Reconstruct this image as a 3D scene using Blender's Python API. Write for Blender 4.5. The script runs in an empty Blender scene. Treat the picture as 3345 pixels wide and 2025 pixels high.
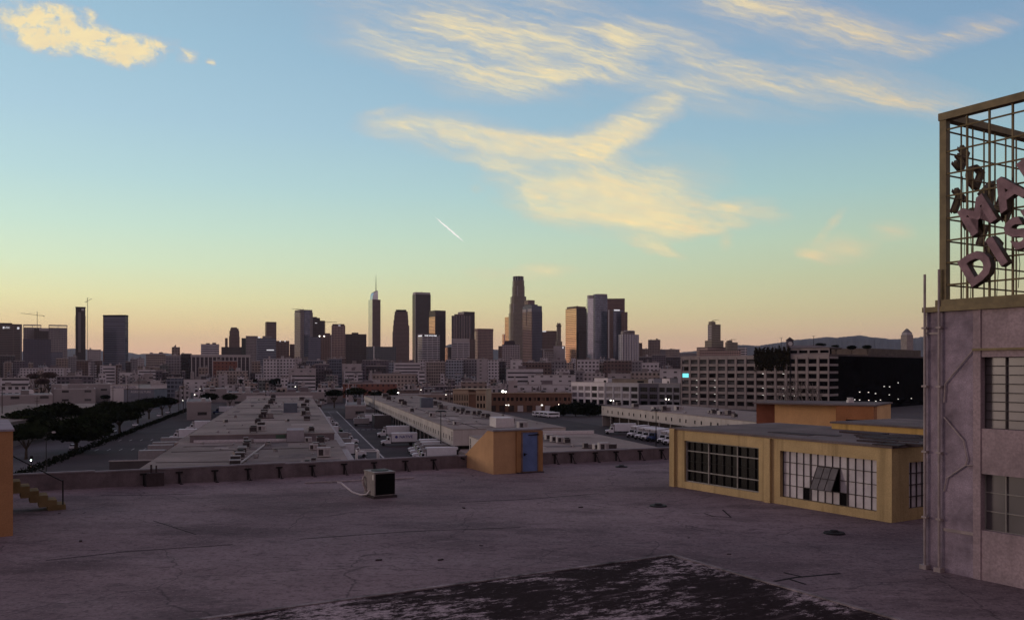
import bpy, bmesh, math, random
from math import sin, cos, pi, radians, atan2, sqrt, hypot
from mathutils import Vector, Matrix
random.seed(7)
S = bpy.context.scene
COL = S.collection
F, CX, HY, HC = 2860.0, 1672.5, 1205.0, 24.5      # focal length and horizon of the photograph in its pixels, camera height above the street
ROOF = 19.0                                        # height of the near roof
HAZE = 2.4e-5

# ---------------------------------------------------------------- helpers
def srgb(r, g, b):
    f = lambda c: ((c/255.0)/12.92 if c/255.0 <= .04045 else (((c/255.0)+.055)/1.055)**2.4)
    return (f(r), f(g), f(b), 1)
def at(x, y, Y):
    return Vector(((x-CX)/F*Y, Y, HC-(y-HY)/F*Y))
def onz(x, y, z=0.0):
    Y = (HC-z)*F/(y-HY)
    return Vector(((x-CX)/F*Y, Y, z))

class MB:
    def __init__(s): s.v = []; s.f = []; s.m = []
    def face(s, pts, m=0):
        n = len(s.v); s.v += [tuple(p) for p in pts]; s.f.append(tuple(range(n, n+len(pts)))); s.m.append(m)
    def prism(s, poly, z0, z1, m=0, top=None, mt=None, bottom=True):
        """vertical prism; top: another polygon of the same length for tapers"""
        t = top or poly; n = len(s.v); k = len(poly)
        s.v += [(p[0], p[1], z0) for p in poly]+[(p[0], p[1], z1) for p in t]
        for i in range(k):
            j = (i+1) % k
            s.f.append((n+i, n+j, n+k+j, n+k+i)); s.m.append(m)
        s.f.append(tuple(n+k+i for i in range(k))); s.m.append(m if mt is None else mt)
        if bottom: s.f.append(tuple(n+k-1-i for i in range(k))); s.m.append(m)
        return s
    def box(s, x0, x1, y0, y1, z0, z1, m=0, mt=None):
        return s.prism([(x0, y0), (x1, y0), (x1, y1), (x0, y1)], z0, z1, m, mt=mt)
    def profile(s, pts, y0, y1, m=0):
        """(x,z) outline swept along y"""
        n = len(s.v); k = len(pts)
        s.v += [(p[0], y0, p[1]) for p in pts]+[(p[0], y1, p[1]) for p in pts]
        for i in range(k):
            j = (i+1) % k
            s.f.append((n+i, n+j, n+k+j, n+k+i)); s.m.append(m)
        s.f.append(tuple(n+k-1-i for i in range(k))); s.m.append(m)
        s.f.append(tuple(n+k+i for i in range(k))); s.m.append(m)
        return s
    def ngon(s, cx, cy, r, k=12, a0=0.0, sx=1, sy=1):
        return [(cx+r*sx*cos(a0+2*pi*i/k), cy+r*sy*sin(a0+2*pi*i/k)) for i in range(k)]
    def cyl(s, x, y, z0, z1, r0, r1=None, k=8, m=0):
        r1 = r0 if r1 is None else r1
        return s.prism(s.ngon(x, y, r0, k), z0, z1, m, top=s.ngon(x, y, r1, k))
    def tube(s, p, q, r, k=6, m=0, r1=None):
        p = Vector(p); q = Vector(q); d = (q-p)
        if d.length < 1e-6: return s
        d.normalize(); a = d.orthogonal().normalized(); b = d.cross(a); n = len(s.v)
        r1 = r if r1 is None else r1
        for c, rr in ((p, r), (q, r1)):
            for i in range(k):
                t = 2*pi*i/k+pi/4
                s.v.append(tuple(c+(a*cos(t)+b*sin(t))*rr))
        for i in range(k):
            j = (i+1) % k
            s.f.append((n+i, n+j, n+k+j, n+k+i)); s.m.append(m)
        s.f.append(tuple(n+k-1-i for i in range(k))); s.m.append(m)
        s.f.append(tuple(n+k+i for i in range(k))); s.m.append(m)
        return s
    def path(s, pts, r, k=6, m=0):
        for a, b in zip(pts, pts[1:]): s.tube(a, b, r, k, m)
        return s
    def sphere(s, x, y, z, rx, ry, rz, nu=10, nv=6, m=0):
        n = len(s.v)
        for i in range(1, nv):
            a = pi*i/nv
            for j in range(nu):
                b = 2*pi*j/nu
                s.v.append((x+rx*sin(a)*cos(b), y+ry*sin(a)*sin(b), z+rz*cos(a)))
        t = len(s.v); s.v += [(x, y, z+rz), (x, y, z-rz)]
        for i in range(nv-2):
            for j in range(nu):
                k = (j+1) % nu
                s.f.append((n+i*nu+j, n+(i+1)*nu+j, n+(i+1)*nu+k, n+i*nu+k)); s.m.append(m)
        for j in range(nu):
            k = (j+1) % nu
            s.f.append((t, n+j, n+k)); s.m.append(m)
            s.f.append((t+1, n+(nv-2)*nu+k, n+(nv-2)*nu+j)); s.m.append(m)
        return s
    def build(s, name, mats, parent=None, loc=None, rz=0.0, smooth=False):
        me = bpy.data.meshes.new(name); me.from_pydata(s.v, [], s.f)
        if not isinstance(mats, (list, tuple)): mats = [mats]
        for m in mats: me.materials.append(m)
        if len(mats) > 1: me.polygons.foreach_set('material_index', s.m)
        bm = bmesh.new(); bm.from_mesh(me); bmesh.ops.recalc_face_normals(bm, faces=bm.faces); bm.to_mesh(me); bm.free()
        if smooth: me.shade_smooth()
        o = bpy.data.objects.new(name, me); COL.objects.link(o)
        if parent is not None: o.parent = parent
        if loc is not None: o.location = loc
        o.rotation_euler.z = rz
        return o

def tag(o, label=None, cat=None, group=None, kind=None):
    if label: o['label'] = label
    if cat: o['category'] = cat
    if group: o['group'] = group
    if kind: o['kind'] = kind
    return o
def empty(name, loc, rz=0.0, label=None, cat=None, group=None):
    o = bpy.data.objects.new(name, None); COL.objects.link(o); o.empty_display_size = .2
    o.location = loc; o.rotation_euler.z = rz
    return tag(o, label, cat, group)
def kids(o): return [c for c in COL.objects if c.parent == o]
def copy_tree(o, parent=None, tree=None):
    c = o.copy(); COL.objects.link(c)
    if parent is not None: c.parent = parent
    for ch in (o.children): copy_tree(ch, c)
    return c
def part(name, mesh_from, parent, loc=(0, 0, 0), rz=0.0):
    """another part sharing a mesh"""
    o = bpy.data.objects.new(name, mesh_from.data); COL.objects.link(o); o.parent = parent; o.location = loc; o.rotation_euler.z = rz
    return o
def glyphs(name, body, size, depth, bold, mt):
    """lettering as a mesh"""
    cu = bpy.data.curves.new(name, 'FONT'); cu.body = body; cu.size = size; cu.extrude = depth; cu.align_x = 'CENTER'; cu.align_y = 'CENTER'; cu.offset = bold; cu.resolution_u = 3
    t = bpy.data.objects.new('tmp_text', cu); COL.objects.link(t); dg = bpy.context.evaluated_depsgraph_get()
    me = bpy.data.meshes.new_from_object(t.evaluated_get(dg)); bpy.data.objects.remove(t); bpy.data.curves.remove(cu)
    me.materials.clear(); me.materials.append(mt); me.name = name
    o = bpy.data.objects.new(name, me); COL.objects.link(o)
    return o
def text(name, body, size, mt, parent, loc, rot, depth=.02, sx=1.0, font_bold=0.0):
    o = glyphs(name, body, size, depth, font_bold, mt); o.parent = parent; o.location = loc; o.rotation_euler = rot; o.scale.x = sx
    return o

# ---------------------------------------------------------------- node helpers
class NT:
    def __init__(s, tree): s.t = tree; s.L = tree.links
    def n(s, typ, **kw):
        nd = s.t.nodes.new(typ)
        for k, v in kw.items():
            if k == 'inp':
                for i, x in v.items():
                    if hasattr(x, 'is_output'): s.L.new(x, nd.inputs[i])
                    else: nd.inputs[i].default_value = x
            else: setattr(nd, k, v)
        return nd
    def math(s, op, a, b=0.0, c=None, clamp=False):
        nd = s.n('ShaderNodeMath', operation=op, use_clamp=clamp, inp={0: a, 1: b} if c is None else {0: a, 1: b, 2: c})
        return nd.outputs[0]
    def mapr(s, v, a, b, c=0.0, d=1.0, smooth=False):
        nd = s.n('ShaderNodeMapRange', interpolation_type='SMOOTHSTEP' if smooth else 'LINEAR', inp={0: v, 1: a, 2: b, 3: c, 4: d})
        return nd.outputs[0]
    def mix(s, fac, a, b, blend='MIX'):
        nd = s.n('ShaderNodeMix', data_type='RGBA', blend_type=blend)
        for i, x in ((0, fac), (6, a), (7, b)):
            if hasattr(x, 'is_output'): s.L.new(x, nd.inputs[i])
            else: nd.inputs[i].default_value = x
        return nd.outputs[2]
    def ramp(s, fac, stops):
        nd = s.n('ShaderNodeValToRGB'); s.L.new(fac, nd.inputs[0]); e = nd.color_ramp.elements
        while len(e) < len(stops): e.new(0.5)
        for el, (p, c) in zip(e, stops): el.position = p; el.color = c
        return nd.outputs[0]
# ---------------------------------------------------------------- camera and sky
cam = bpy.data.cameras.new('camera'); co = bpy.data.objects.new('camera', cam); COL.objects.link(co)
cam.sensor_width = 36.0; cam.lens = F*36.0/3345.0; cam.shift_y = (HY-1012.5)/3345.0
cam.clip_start = .5; cam.clip_end = 80000
co.location = (0, 0, HC); co.rotation_euler = (pi/2, 0, 0)
S.camera = co
S.view_settings.view_transform = 'Standard'; S.view_settings.look = 'None'; S.view_settings.gamma = 1.0; S.view_settings.exposure = 0.0
S.render.engine = 'CYCLES'
S.cycles.use_denoising = True; S.cycles.max_bounces = 5; S.cycles.diffuse_bounces = 2; S.cycles.glossy_bounces = 3; S.cycles.transmission_bounces = 4; S.cycles.volume_bounces = 0
S.cycles.use_adaptive_sampling = True; S.cycles.adaptive_threshold = .015

W = bpy.data.worlds.new('World'); S.world = W; W.use_nodes = True
W.node_tree.nodes.clear(); T = NT(W.node_tree)
tc = T.n('ShaderNodeTexCoord').outputs['Generated']
sp = T.n('ShaderNodeSeparateXYZ', inp={0: tc}).outputs
dx, dy, dz = sp[0], sp[1], sp[2]
hor = T.math('MAXIMUM', T.math('SQRT', T.math('ADD', T.math('MULTIPLY', dx, dx), T.math('MULTIPLY', dy, dy))), .001)
sa, ca = T.math('DIVIDE', dx, hor), T.math('DIVIDE', dy, hor)
up = T.math('MAXIMUM', dz, 0.0)
C = srgb
# towards the sunset on the left, and towards the duller north on the right
left = T.ramp(up, [(0, C(255, 204, 172)), (.02, C(255, 208, 168)), (.044, C(255, 224, 168)), (.075, C(249, 244, 188)), (.11, C(230, 247, 212)), (.15, C(212, 240, 224)), (.2, C(194, 227, 230)), (.26, C(180, 214, 230)), (.34, C(165, 202, 222)), (.42, C(153, 187, 210)), (.7, C(150, 150, 176)), (1, C(152, 138, 156))])
right = T.ramp(up, [(0, C(224, 178, 160)), (.03, C(222, 186, 158)), (.06, C(206, 192, 152)), (.1, C(194, 198, 160)), (.14, C(184, 204, 178)), (.19, C(164, 198, 196)), (.25, C(146, 182, 200)), (.32, C(132, 167, 196)), (.42, C(120, 150, 186)), (.7, C(140, 140, 168)), (1, C(150, 136, 154))])
back = T.ramp(up, [(0, C(140, 114, 120)), (.08, C(184, 158, 162)), (.2, C(192, 169, 174)), (.4, C(182, 164, 174)), (.7, C(162, 150, 168)), (1, C(152, 138, 156))])
side = T.mapr(sa, -.62, .55, 0, 1)
sky = T.mix(side, left, right)
sky = T.mix(T.mapr(ca, .45, -.45, 0, 1, True), sky, back)
nish = T.n('ShaderNodeTexSky', sky_type='NISHITA', sun_disc=False, sun_elevation=radians(5.0), sun_rotation=radians(-84), altitude=80, air_density=1.2, dust_density=2.0).outputs[0]
nsk = T.n('ShaderNodeVectorMath', operation='SCALE', inp={0: nish, 3: .12}).outputs[0]
sky = T.mix(.03, sky, nsk)
# clouds, laid out by direction in the front half of the sky
dyc = T.math('MAXIMUM', dy, .05)
px = T.math('ADD', T.math('MULTIPLY', T.math('DIVIDE', dx, dyc), 2.86), 1.6725)
py = T.math('SUBTRACT', 1.205, T.math('MULTIPLY', T.math('DIVIDE', dz, dyc), 2.86))
P = T.n('ShaderNodeCombineXYZ', inp={0: px, 1: py, 2: 0.0}).outputs[0]
def noise(vec, scale, detail=5.0, rough=.6, sc=(1, 1, 1), rot=0.0, dist=0.0, out=0):
    m = T.n('ShaderNodeMapping', vector_type='TEXTURE', inp={0: vec}); m.inputs['Rotation'].default_value = (0, 0, -rot); m.inputs['Scale'].default_value = tuple(1.0/q for q in sc)
    return T.n('ShaderNodeTexNoise', inp={'Vector': m.outputs[0], 'Scale': scale, 'Detail': detail, 'Roughness': rough, 'Distortion': dist}).outputs[out]
wv = T.n('ShaderNodeVectorMath', operation='SUBTRACT', inp={0: noise(P, 4.0, 6.0, .62, (1, 1.5, 1), out=1), 1: (.5, .5, .5)}).outputs[0]
PW = T.n('ShaderNodeVectorMath', operation='MULTIPLY_ADD', inp={0: wv, 1: (.17, .055, 0), 2: P}).outputs[0]
def blob(cx, cy, rx, ry, ang, amp, KS=1.0):
    m = T.n('ShaderNodeMapping', vector_type='TEXTURE', inp={0: PW})
    m.inputs['Location'].default_value = (cx/1000., cy/1000., 0); m.inputs['Rotation'].default_value = (0, 0, radians(ang)); m.inputs['Scale'].default_value = (rx*KS/1000., ry*KS*1.1/1000., 1)
    g = T.n('ShaderNodeTexGradient', gradient_type='SPHERICAL', inp={0: m.outputs[0]}).outputs[1]
    return T.math('MULTIPLY', g, amp)
def field(bl, KS):
    r = None
    for b in bl:
        v = blob(*b, KS); r = v if r is None else T.math('ADD', r, v)
    return T.math('MINIMUM', r, 1.3)
# cirrus fields: centre x, y, half length, half height, tilt, weight
FA = field([(1350, 20, 420, 130, 8, .75), (1750, 60, 420, 120, 5, .7), (1450, 160, 460, 90, 4, .8), (1650, 200, 430, 120, 8, .9), (1820, 255, 280, 60, -8, .9), (1580, 285, 170, 60, 0, .7), (2050, 130, 420, 120, 12, .8), (2250, 190, 330, 80, 18, .55), (2150, 300, 320, 60, 14, .45), (2400, 330, 330, 60, 10, .5),
            (2620, 70, 420, 110, 14, 1.0), (2850, 120, 260, 70, 8, .8), (2500, 20, 300, 60, 8, .6), (2620, 265, 320, 70, 8, .75), (2850, 300, 420, 75, 9, 1.05), (3060, 350, 220, 36, 9, .7), (3180, 95, 260, 50, -17, .8), (3120, 130, 180, 30, -17, .7)], 1.25)
FB = field([(1330, 405, 260, 45, 0, .65), (1520, 450, 360, 84, 8, 1.2), (1700, 490, 330, 66, 4, 1.3), (1900, 465, 330, 70, -14, .95), (2060, 400, 280, 70, -26, 1.1), (2180, 350, 140, 60, -30, .5), (1830, 580, 300, 110, 20, .6), (1960, 625, 380, 165, 8, 1.35), (2060, 690, 380, 95, 5, 1.35), (1780, 640, 330, 70, 12, .75), (2200, 610, 300, 170, -5, .55),
            (2370, 705, 190, 52, -14, 1.5), (2300, 735, 90, 34, 20, .7), (2510, 712, 70, 36, 0, 1.3), (2430, 735, 60, 30, 0, .5), (2120, 806, 105, 30, 16, 1.5), (2195, 834, 70, 20, 16, .8), (2740, 808, 160, 56, -6, 1.5), (2650, 826, 80, 22, 0, .6), (2715, 735, 90, 22, -45, 1.2), (2920, 752, 85, 36, 4, 1.4), (2380, 795, 26, 40, 0, .6),
            (1600, 898, 120, 28, 3, .9), (1775, 888, 120, 34, -3, 1.1), (1935, 890, 90, 22, 0, .42), (1240, 365, 110, 18, -10, .5), (1540, 615, 40, 16, 0, .6)], 1.06)
FC = field([(60, 70, 190, 95, 14, 1.1), (180, 25, 90, 50, 10, .7), (250, 110, 240, 85, 12, 1.1), (400, 165, 200, 70, 14, 1.1), (140, 140, 130, 60, 30, .8), (520, 150, 110, 45, 10, .8), (420, 200, 70, 42, 0, .7), (618, 183, 50, 34, 0, 1.0), (684, 198, 26, 18, 0, .9), (285, 45, 50, 40, 0, .6)], 1.0)
def mixn(a, b, w): return T.math('ADD', T.math('MULTIPLY', a, 1-w), T.math('MULTIPLY', b, w))
n1 = mixn(noise(PW, 2.4, 7.0, .62, (1.0, 4.2, 1), radians(-10)), noise(PW, 3.6, 7.0, .66, (1.0, 12.0, 1), radians(-16)), .28)
n2 = mixn(noise(PW, 2.6, 7.0, .6, (1.0, 3.2, 1), radians(-12), .3), noise(PW, 3.2, 7.0, .66, (1.0, 10.0, 1), radians(-9)), .2)
n3 = noise(PW, 13.0, 7.0, .66, (1.0, 1.5, 1), radians(-25))
fil = T.mapr(T.math('MAXIMUM', noise(PW, 4.2, 8.0, .68, (1.0, 11.0, 1), radians(-13)), noise(PW, 3.0, 8.0, .68, (1.0, 9.0, 1), radians(-20))), .42, .70, 0, 1)
def dens(f, n, lo, hi, base, k):
    nn = T.mapr(n, .3, .7, 0, 1)
    return T.mapr(T.math('MULTIPLY', f, T.math('ADD', base, T.math('MULTIPLY', nn, k))), lo, hi, 0, 1)
DA = T.math('MULTIPLY', dens(FA, n1, .06, 1.15, .02, 1.25), T.math('ADD', .5, T.math('MULTIPLY', fil, .62)))
DB = T.math('MULTIPLY', dens(FB, n2, .08, 1.3, .06, 1.3), T.math('ADD', .72, T.math('MULTIPLY', fil, .42)))
DC = dens(FC, n3, .2, 1.0, .2, 1.25)
FD = field([(1965, 640, 360, 140, 8, 1.25), (2070, 690, 300, 60, 4, 1.3), (1840, 600, 260, 80, 18, .6), (1540, 462, 260, 52, 8, .85), (1700, 492, 260, 50, 4, 1.0), (2230, 590, 260, 150, -8, .42), (2010, 420, 220, 40, -26, .6), (1620, 275, 170, 46, 0, .7), (1790, 250, 200, 36, -6, .6)], 1.05)
DD = T.math('MULTIPLY', dens(FD, n2, .1, 1.25, .45, .75), T.math('ADD', .84, T.math('MULTIPLY', fil, .16)))
D = T.math('MAXIMUM', T.math('MAXIMUM', T.math('MAXIMUM', DA, DB), DC), DD)
front = T.mapr(dy, .12, .3, 0, 1)
D = T.math('MULTIPLY', D, front)
warm = T.mix(T.mapr(px, 2.1, 3.2), C(255, 232, 176), C(234, 208, 166))
thin = T.mix(T.mapr(py, .1, .8), C(196, 184, 196), C(236, 214, 172))
cc = T.mix(T.mapr(D, .12, .62), thin, warm)
cc = T.mix(T.mapr(noise(P, 9.0, 4.0, .6, (1, 2.4, 1)), .35, .7, .0, .22), cc, C(196, 178, 176))
sky = T.mix(T.math('MULTIPLY', D, .92), sky, cc)
# the short bright vapour trail
m = T.n('ShaderNodeMapping', vector_type='TEXTURE', inp={0: T.n('ShaderNodeVectorMath', operation='MULTIPLY_ADD', inp={0: T.n('ShaderNodeVectorMath', operation='SUBTRACT', inp={0: noise(P, 130.0, 2.0, .6, out=1), 1: (.5, .5, .5)}).outputs[0], 1: (.005, .005, 0), 2: P}).outputs[0]})
m.inputs['Location'].default_value = (1.4675, .749, 0); m.inputs['Rotation'].default_value = (0, 0, atan2(90, 105)); m.inputs['Scale'].default_value = (.071, .0034, 1)
tr = T.mapr(T.n('ShaderNodeVectorMath', operation='LENGTH', inp={0: m.outputs[0]}).outputs[1], 1.0, .5, 0, 1, True)
sky = T.mix(T.math('MULTIPLY', tr, front), sky, C(255, 252, 246))
sky = T.mix(T.mapr(dz, -.03, -.001), C(110, 100, 110), sky)
bg = T.n('ShaderNodeBackground', inp={0: sky, 1: 1.0})
T.L.new(bg.outputs[0], T.n('ShaderNodeOutputWorld').inputs[0])
W.cycles.sampling_method = 'MANUAL'; W.cycles.sample_map_resolution = 512

sl = bpy.data.lights.new('sun', 'SUN'); so = bpy.data.objects.new('sun', sl); COL.objects.link(so)
sl.energy = .9; sl.angle = radians(12); sl.color = (1.0, .80, .68)
SAZ, SEL = radians(-84), radians(5.0)            # the sun stands low on the left, just outside the frame
sd = Vector((sin(SAZ)*cos(SEL), cos(SAZ)*cos(SEL), sin(SEL)))
so.rotation_euler = sd.to_track_quat('Z', 'Y').to_euler()
# ---------------------------------------------------------------- materials
MATS = {}
def principled(name):
    m = bpy.data.materials.new(name); m.use_nodes = True; t = NT(m.node_tree); b = m.node_tree.nodes['Principled BSDF']
    return m, t, b
def c4(c): return tuple(c)+(1,) if len(c) == 3 else tuple(c)
def mul(c, k): return tuple(min(1, x*k) for x in c[:3])+(1,)
def mat(name, col, rough=.85, var=.25, scale=1.5, metal=0.0, fine=0.0, streak=0.0, bump=0.0, spec=.12, hue=None):
    """painted, plastered or metal surface with blotches, fine grain and downward streaks"""
    if name in MATS: return MATS[name]
    m, t, b = principled(name); col = c4(col)
    oc = t.n('ShaderNodeTexCoord').outputs['Object']
    n1 = t.n('ShaderNodeTexNoise', inp={'Vector': oc, 'Scale': scale, 'Detail': 6.0, 'Roughness': .65}).outputs[0]
    c = t.mix(t.mapr(n1, .32, .7), mul(col, 1-var), hue and c4(hue) or mul(col, 1+var*.7))
    if fine:
        n2 = t.n('ShaderNodeTexNoise', inp={'Vector': oc, 'Scale': scale*28, 'Detail': 2.0}).outputs[0]
        c = t.mix(t.mapr(n2, .35, .7, 0, fine), c, mul(col, .45))
    if streak:
        mp = t.n('ShaderNodeMapping', inp={0: oc}); mp.inputs['Scale'].default_value = (3.2, 3.2, .18)
        n3 = t.n('ShaderNodeTexNoise', inp={'Vector': mp.outputs[0], 'Scale': scale*.9, 'Detail': 5.0, 'Roughness': .7}).outputs[0]
        c = t.mix(t.mapr(n3, .5, .75, 0, streak), c, mul(col, .4))
    t.L.new(c, b.inputs['Base Color'])
    b.inputs['Roughness'].default_value = rough; b.inputs['Metallic'].default_value = metal; b.inputs['Specular IOR Level'].default_value = spec
    if bump:
        nb = t.n('ShaderNodeTexNoise', inp={'Vector': oc, 'Scale': scale*9, 'Detail': 4.0}).outputs[0]
        t.L.new(t.n('ShaderNodeBump', inp={'Strength': bump, 'Distance': .03, 'Height': nb}).outputs[0], b.inputs['Normal'])
    MATS[name] = m
    return m
def emit(name, col, k):
    if name in MATS: return MATS[name]
    m, t, b = principled(name)
    b.inputs['Base Color'].default_value = c4(col); b.inputs['Emission Color'].default_value = c4(col); b.inputs['Emission Strength'].default_value = k
    MATS[name] = m
    return m
def facade(name, wall, glass, bay=3.5, fl=3.8, fw=.6, fh=.55, refl=.25, rough=.12, var=.5, wvar=.18, roof=(.16, .14, .14), off=(0, 0), wrefl=0.0):
    """a wall with rows of windows: storeys every fl metres, bays every bay metres, glass of uneven tone"""
    if name in MATS: return MATS[name]
    m, t, b = principled(name)
    tcn = t.n('ShaderNodeTexCoord'); o = t.n('ShaderNodeSeparateXYZ', inp={0: tcn.outputs['Object']}).outputs
    nn = t.n('ShaderNodeSeparateXYZ', inp={0: tcn.outputs['Normal']}).outputs
    ax, ay = t.math('ABSOLUTE', nn[0]), t.math('ABSOLUTE', nn[1])
    sel = t.math('GREATER_THAN', ax, ay)
    u = t.math('ADD', t.math('MULTIPLY', o[0], t.math('SUBTRACT', 1.0, sel)), t.math('MULTIPLY', o[1], sel))
    u = t.math('ADD', t.math('DIVIDE', u, bay), 200.0+off[0]); v = t.math('ADD', t.math('DIVIDE', o[2], fl), off[1])
    inx = t.math('LESS_THAN', t.math('ABSOLUTE', t.math('SUBTRACT', t.math('FRACT', u), .5)), fw/2)
    inz = t.math('LESS_THAN', t.math('ABSOLUTE', t.math('SUBTRACT', t.math('FRACT', v), .5)), fh/2)
    up = t.math('GREATER_THAN', nn[2], .5)
    win = t.math('MULTIPLY', t.math('MULTIPLY', inx, inz), t.math('SUBTRACT', 1.0, up))
    cell = t.n('ShaderNodeCombineXYZ', inp={0: t.math('FLOOR', u), 1: t.math('FLOOR', v), 2: sel}).outputs[0]
    wn = t.n('ShaderNodeTexWhiteNoise', noise_dimensions='3D', inp={0: cell}).outputs[0]
    n1 = t.n('ShaderNodeTexNoise', inp={'Vector': tcn.outputs['Object'], 'Scale': .07, 'Detail': 6.0, 'Roughness': .7}).outputs[0]
    wc = t.mix(t.mapr(n1, .3, .7), mul(wall, 1-wvar), mul(wall, 1+wvar))
    gc = t.mix(t.math('POWER', wn, 2.5), mul(glass, 1-var*.5), mul(glass, 1+var*2.2))
    c = t.mix(win, wc, gc); c = t.mix(up, c, c4(roof))
    t.L.new(c, b.inputs['Base Color'])
    t.L.new(t.math('ADD', .85, t.math('MULTIPLY', win, rough-.85)), b.inputs['Roughness'])
    t.L.new(t.math('ADD', t.math('MULTIPLY', win, refl-wrefl), t.math('MULTIPLY', t.math('SUBTRACT', 1.0, up), wrefl)), b.inputs['Metallic'])
    b.inputs['Specular IOR Level'].default_value = .5
    MATS[name] = m
    return m
def glassmat(name, col, refl=.5, rough=.08, spec=.5):
    if name in MATS: return MATS[name]
    m, t, b = principled(name); oc = t.n('ShaderNodeTexCoord').outputs['Object']
    n1 = t.n('ShaderNodeTexNoise', inp={'Vector': oc, 'Scale': .6, 'Detail': 3.0}).outputs[0]
    t.L.new(t.mix(t.mapr(n1, .35, .65), mul(col, .7), mul(col, 1.3)), b.inputs['Base Color'])
    b.inputs['Metallic'].default_value = refl; b.inputs['Roughness'].default_value = rough; b.inputs['Specular IOR Level'].default_value = spec
    MATS[name] = m
    return m

def deck_material():
    """old built-up roof: mottled purple grey with drying puddles, patches and dark drifts"""
    m, t, b = principled('roof_membrane'); oc = t.n('ShaderNodeTexCoord').outputs['Object']
    def nz(scale, det, sc=(1, 1, 1), rot=0.0, rough=.6):
        mp = t.n('ShaderNodeMapping', inp={0: oc}); mp.inputs['Scale'].default_value = sc; mp.inputs['Rotation'].default_value = (0, 0, rot)
        return t.n('ShaderNodeTexNoise', inp={'Vector': mp.outputs[0], 'Scale': scale, 'Detail': det, 'Roughness': rough}).outputs[0]
    c = t.mix(t.mapr(nz(.13, 6.0), .38, .62), (.138, .098, .104, 1), (.222, .163, .168, 1))
    c = t.mix(t.mapr(nz(.2, 5.0, (1, 2.2, 1), .5), .50, .64, 0, .55), c, (.07, .05, .054, 1))
    c = t.mix(t.mapr(nz(.6, 7.0, (1, 2.4, 1), .35, .72), .54, .70, 0, .6), c, (.055, .040, .043, 1))
    c = t.mix(t.mapr(nz(.8, 7.0, (1, 3.0, 1), .1, .75), .57, .70, 0, .6), c, (.27, .20, .21, 1))
    c = t.mix(t.mapr(nz(2.2, 8.0, (1, 1.6, 1), .2, .75), .52, .64, 0, .6), c, (.065, .045, .050, 1))
    c = t.mix(t.mapr(nz(7.0, 5.0, (1, 1, 1), 0, .75), .50, .62, 0, .5), c, (.05, .034, .038, 1))
    c = t.mix(t.mapr(nz(11.0, 4.0), .58, .68, 0, .5), c, (.30, .23, .24, 1))
    vo = t.n('ShaderNodeTexVoronoi', feature='DISTANCE_TO_EDGE', inp={'Vector': t.n('ShaderNodeVectorMath', operation='MULTIPLY_ADD', inp={0: t.n('ShaderNodeTexNoise', inp={'Vector': oc, 'Scale': .8, 'Detail': 5.0}).outputs[1], 1: (1.4, 1.4, 0), 2: oc}).outputs[0], 'Scale': .17}).outputs[0]
    c = t.mix(t.mapr(vo, .0, .006, .55, 0), c, (.02, .016, .018, 1))
    t.L.new(c, b.inputs['Base Color'])
    t.L.new(t.mapr(nz(.22, 5.0, (1, 2.4, 1), .5), .45, .7, .95, .8), b.inputs['Roughness'])
    b.inputs['Specular IOR Level'].default_value = .08
    t.L.new(t.n('ShaderNodeBump', inp={'Strength': .35, 'Distance': .02, 'Height': nz(14.0, 5.0)}).outputs[0], b.inputs['Normal'])
    return m
def peel_material():
    """black roofing with its pale coating flaked off in patches"""
    m, t, b = principled('peeling_roofing'); oc = t.n('ShaderNodeTexCoord').outputs['Object']
    def nz(scale, det, sc=(1, 1, 1), rough=.6):
        mp = t.n('ShaderNodeMapping', inp={0: oc}); mp.inputs['Scale'].default_value = sc
        return t.n('ShaderNodeTexNoise', inp={'Vector': mp.outputs[0], 'Scale': scale, 'Detail': det, 'Roughness': rough}).outputs[0]
    big = t.mapr(nz(.3, 4.0, (.8, 1.2, 1)), .38, .62, -.07, .07)
    f = t.math('ADD', nz(2.6, 10.0, (.7, 1.5, 1), .82), big)
    c = t.mix(t.mapr(f, .505, .56), (.020, .012, .013, 1), (.34, .265, .27, 1))
    c = t.mix(t.mapr(nz(7.0, 7.0, (.8, 1.4, 1), .8), .48, .58, 0, .8), c, (.03, .02, .021, 1))
    c = t.mix(t.mapr(nz(1.1, 7.0, (.5, 2.2, 1), .75), .56, .64, 0, .5), c, (.10, .072, .075, 1))
    t.L.new(c, b.inputs['Base Color']); b.inputs['Roughness'].default_value = .9; b.inputs['Specular IOR Level'].default_value = .03
    t.L.new(t.n('ShaderNodeBump', inp={'Strength': .5, 'Distance': .03, 'Height': f}).outputs[0], b.inputs['Normal'])
    return m
def leaf_material(name, a, bcol):
    if name in MATS: return MATS[name]
    m, t, b = principled(name)
    oi = t.n('ShaderNodeTexNoise', inp={'Vector': t.n('ShaderNodeTexCoord').outputs['Object'], 'Scale': .9, 'Detail': 4.0}).outputs[0]
    t.L.new(t.mix(t.mapr(oi, .35, .65), c4(a), c4(bcol)), b.inputs['Base Color']); b.inputs['Roughness'].default_value = .9; b.inputs['Specular IOR Level'].default_value = .0
    MATS[name] = m
    return m

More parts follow.
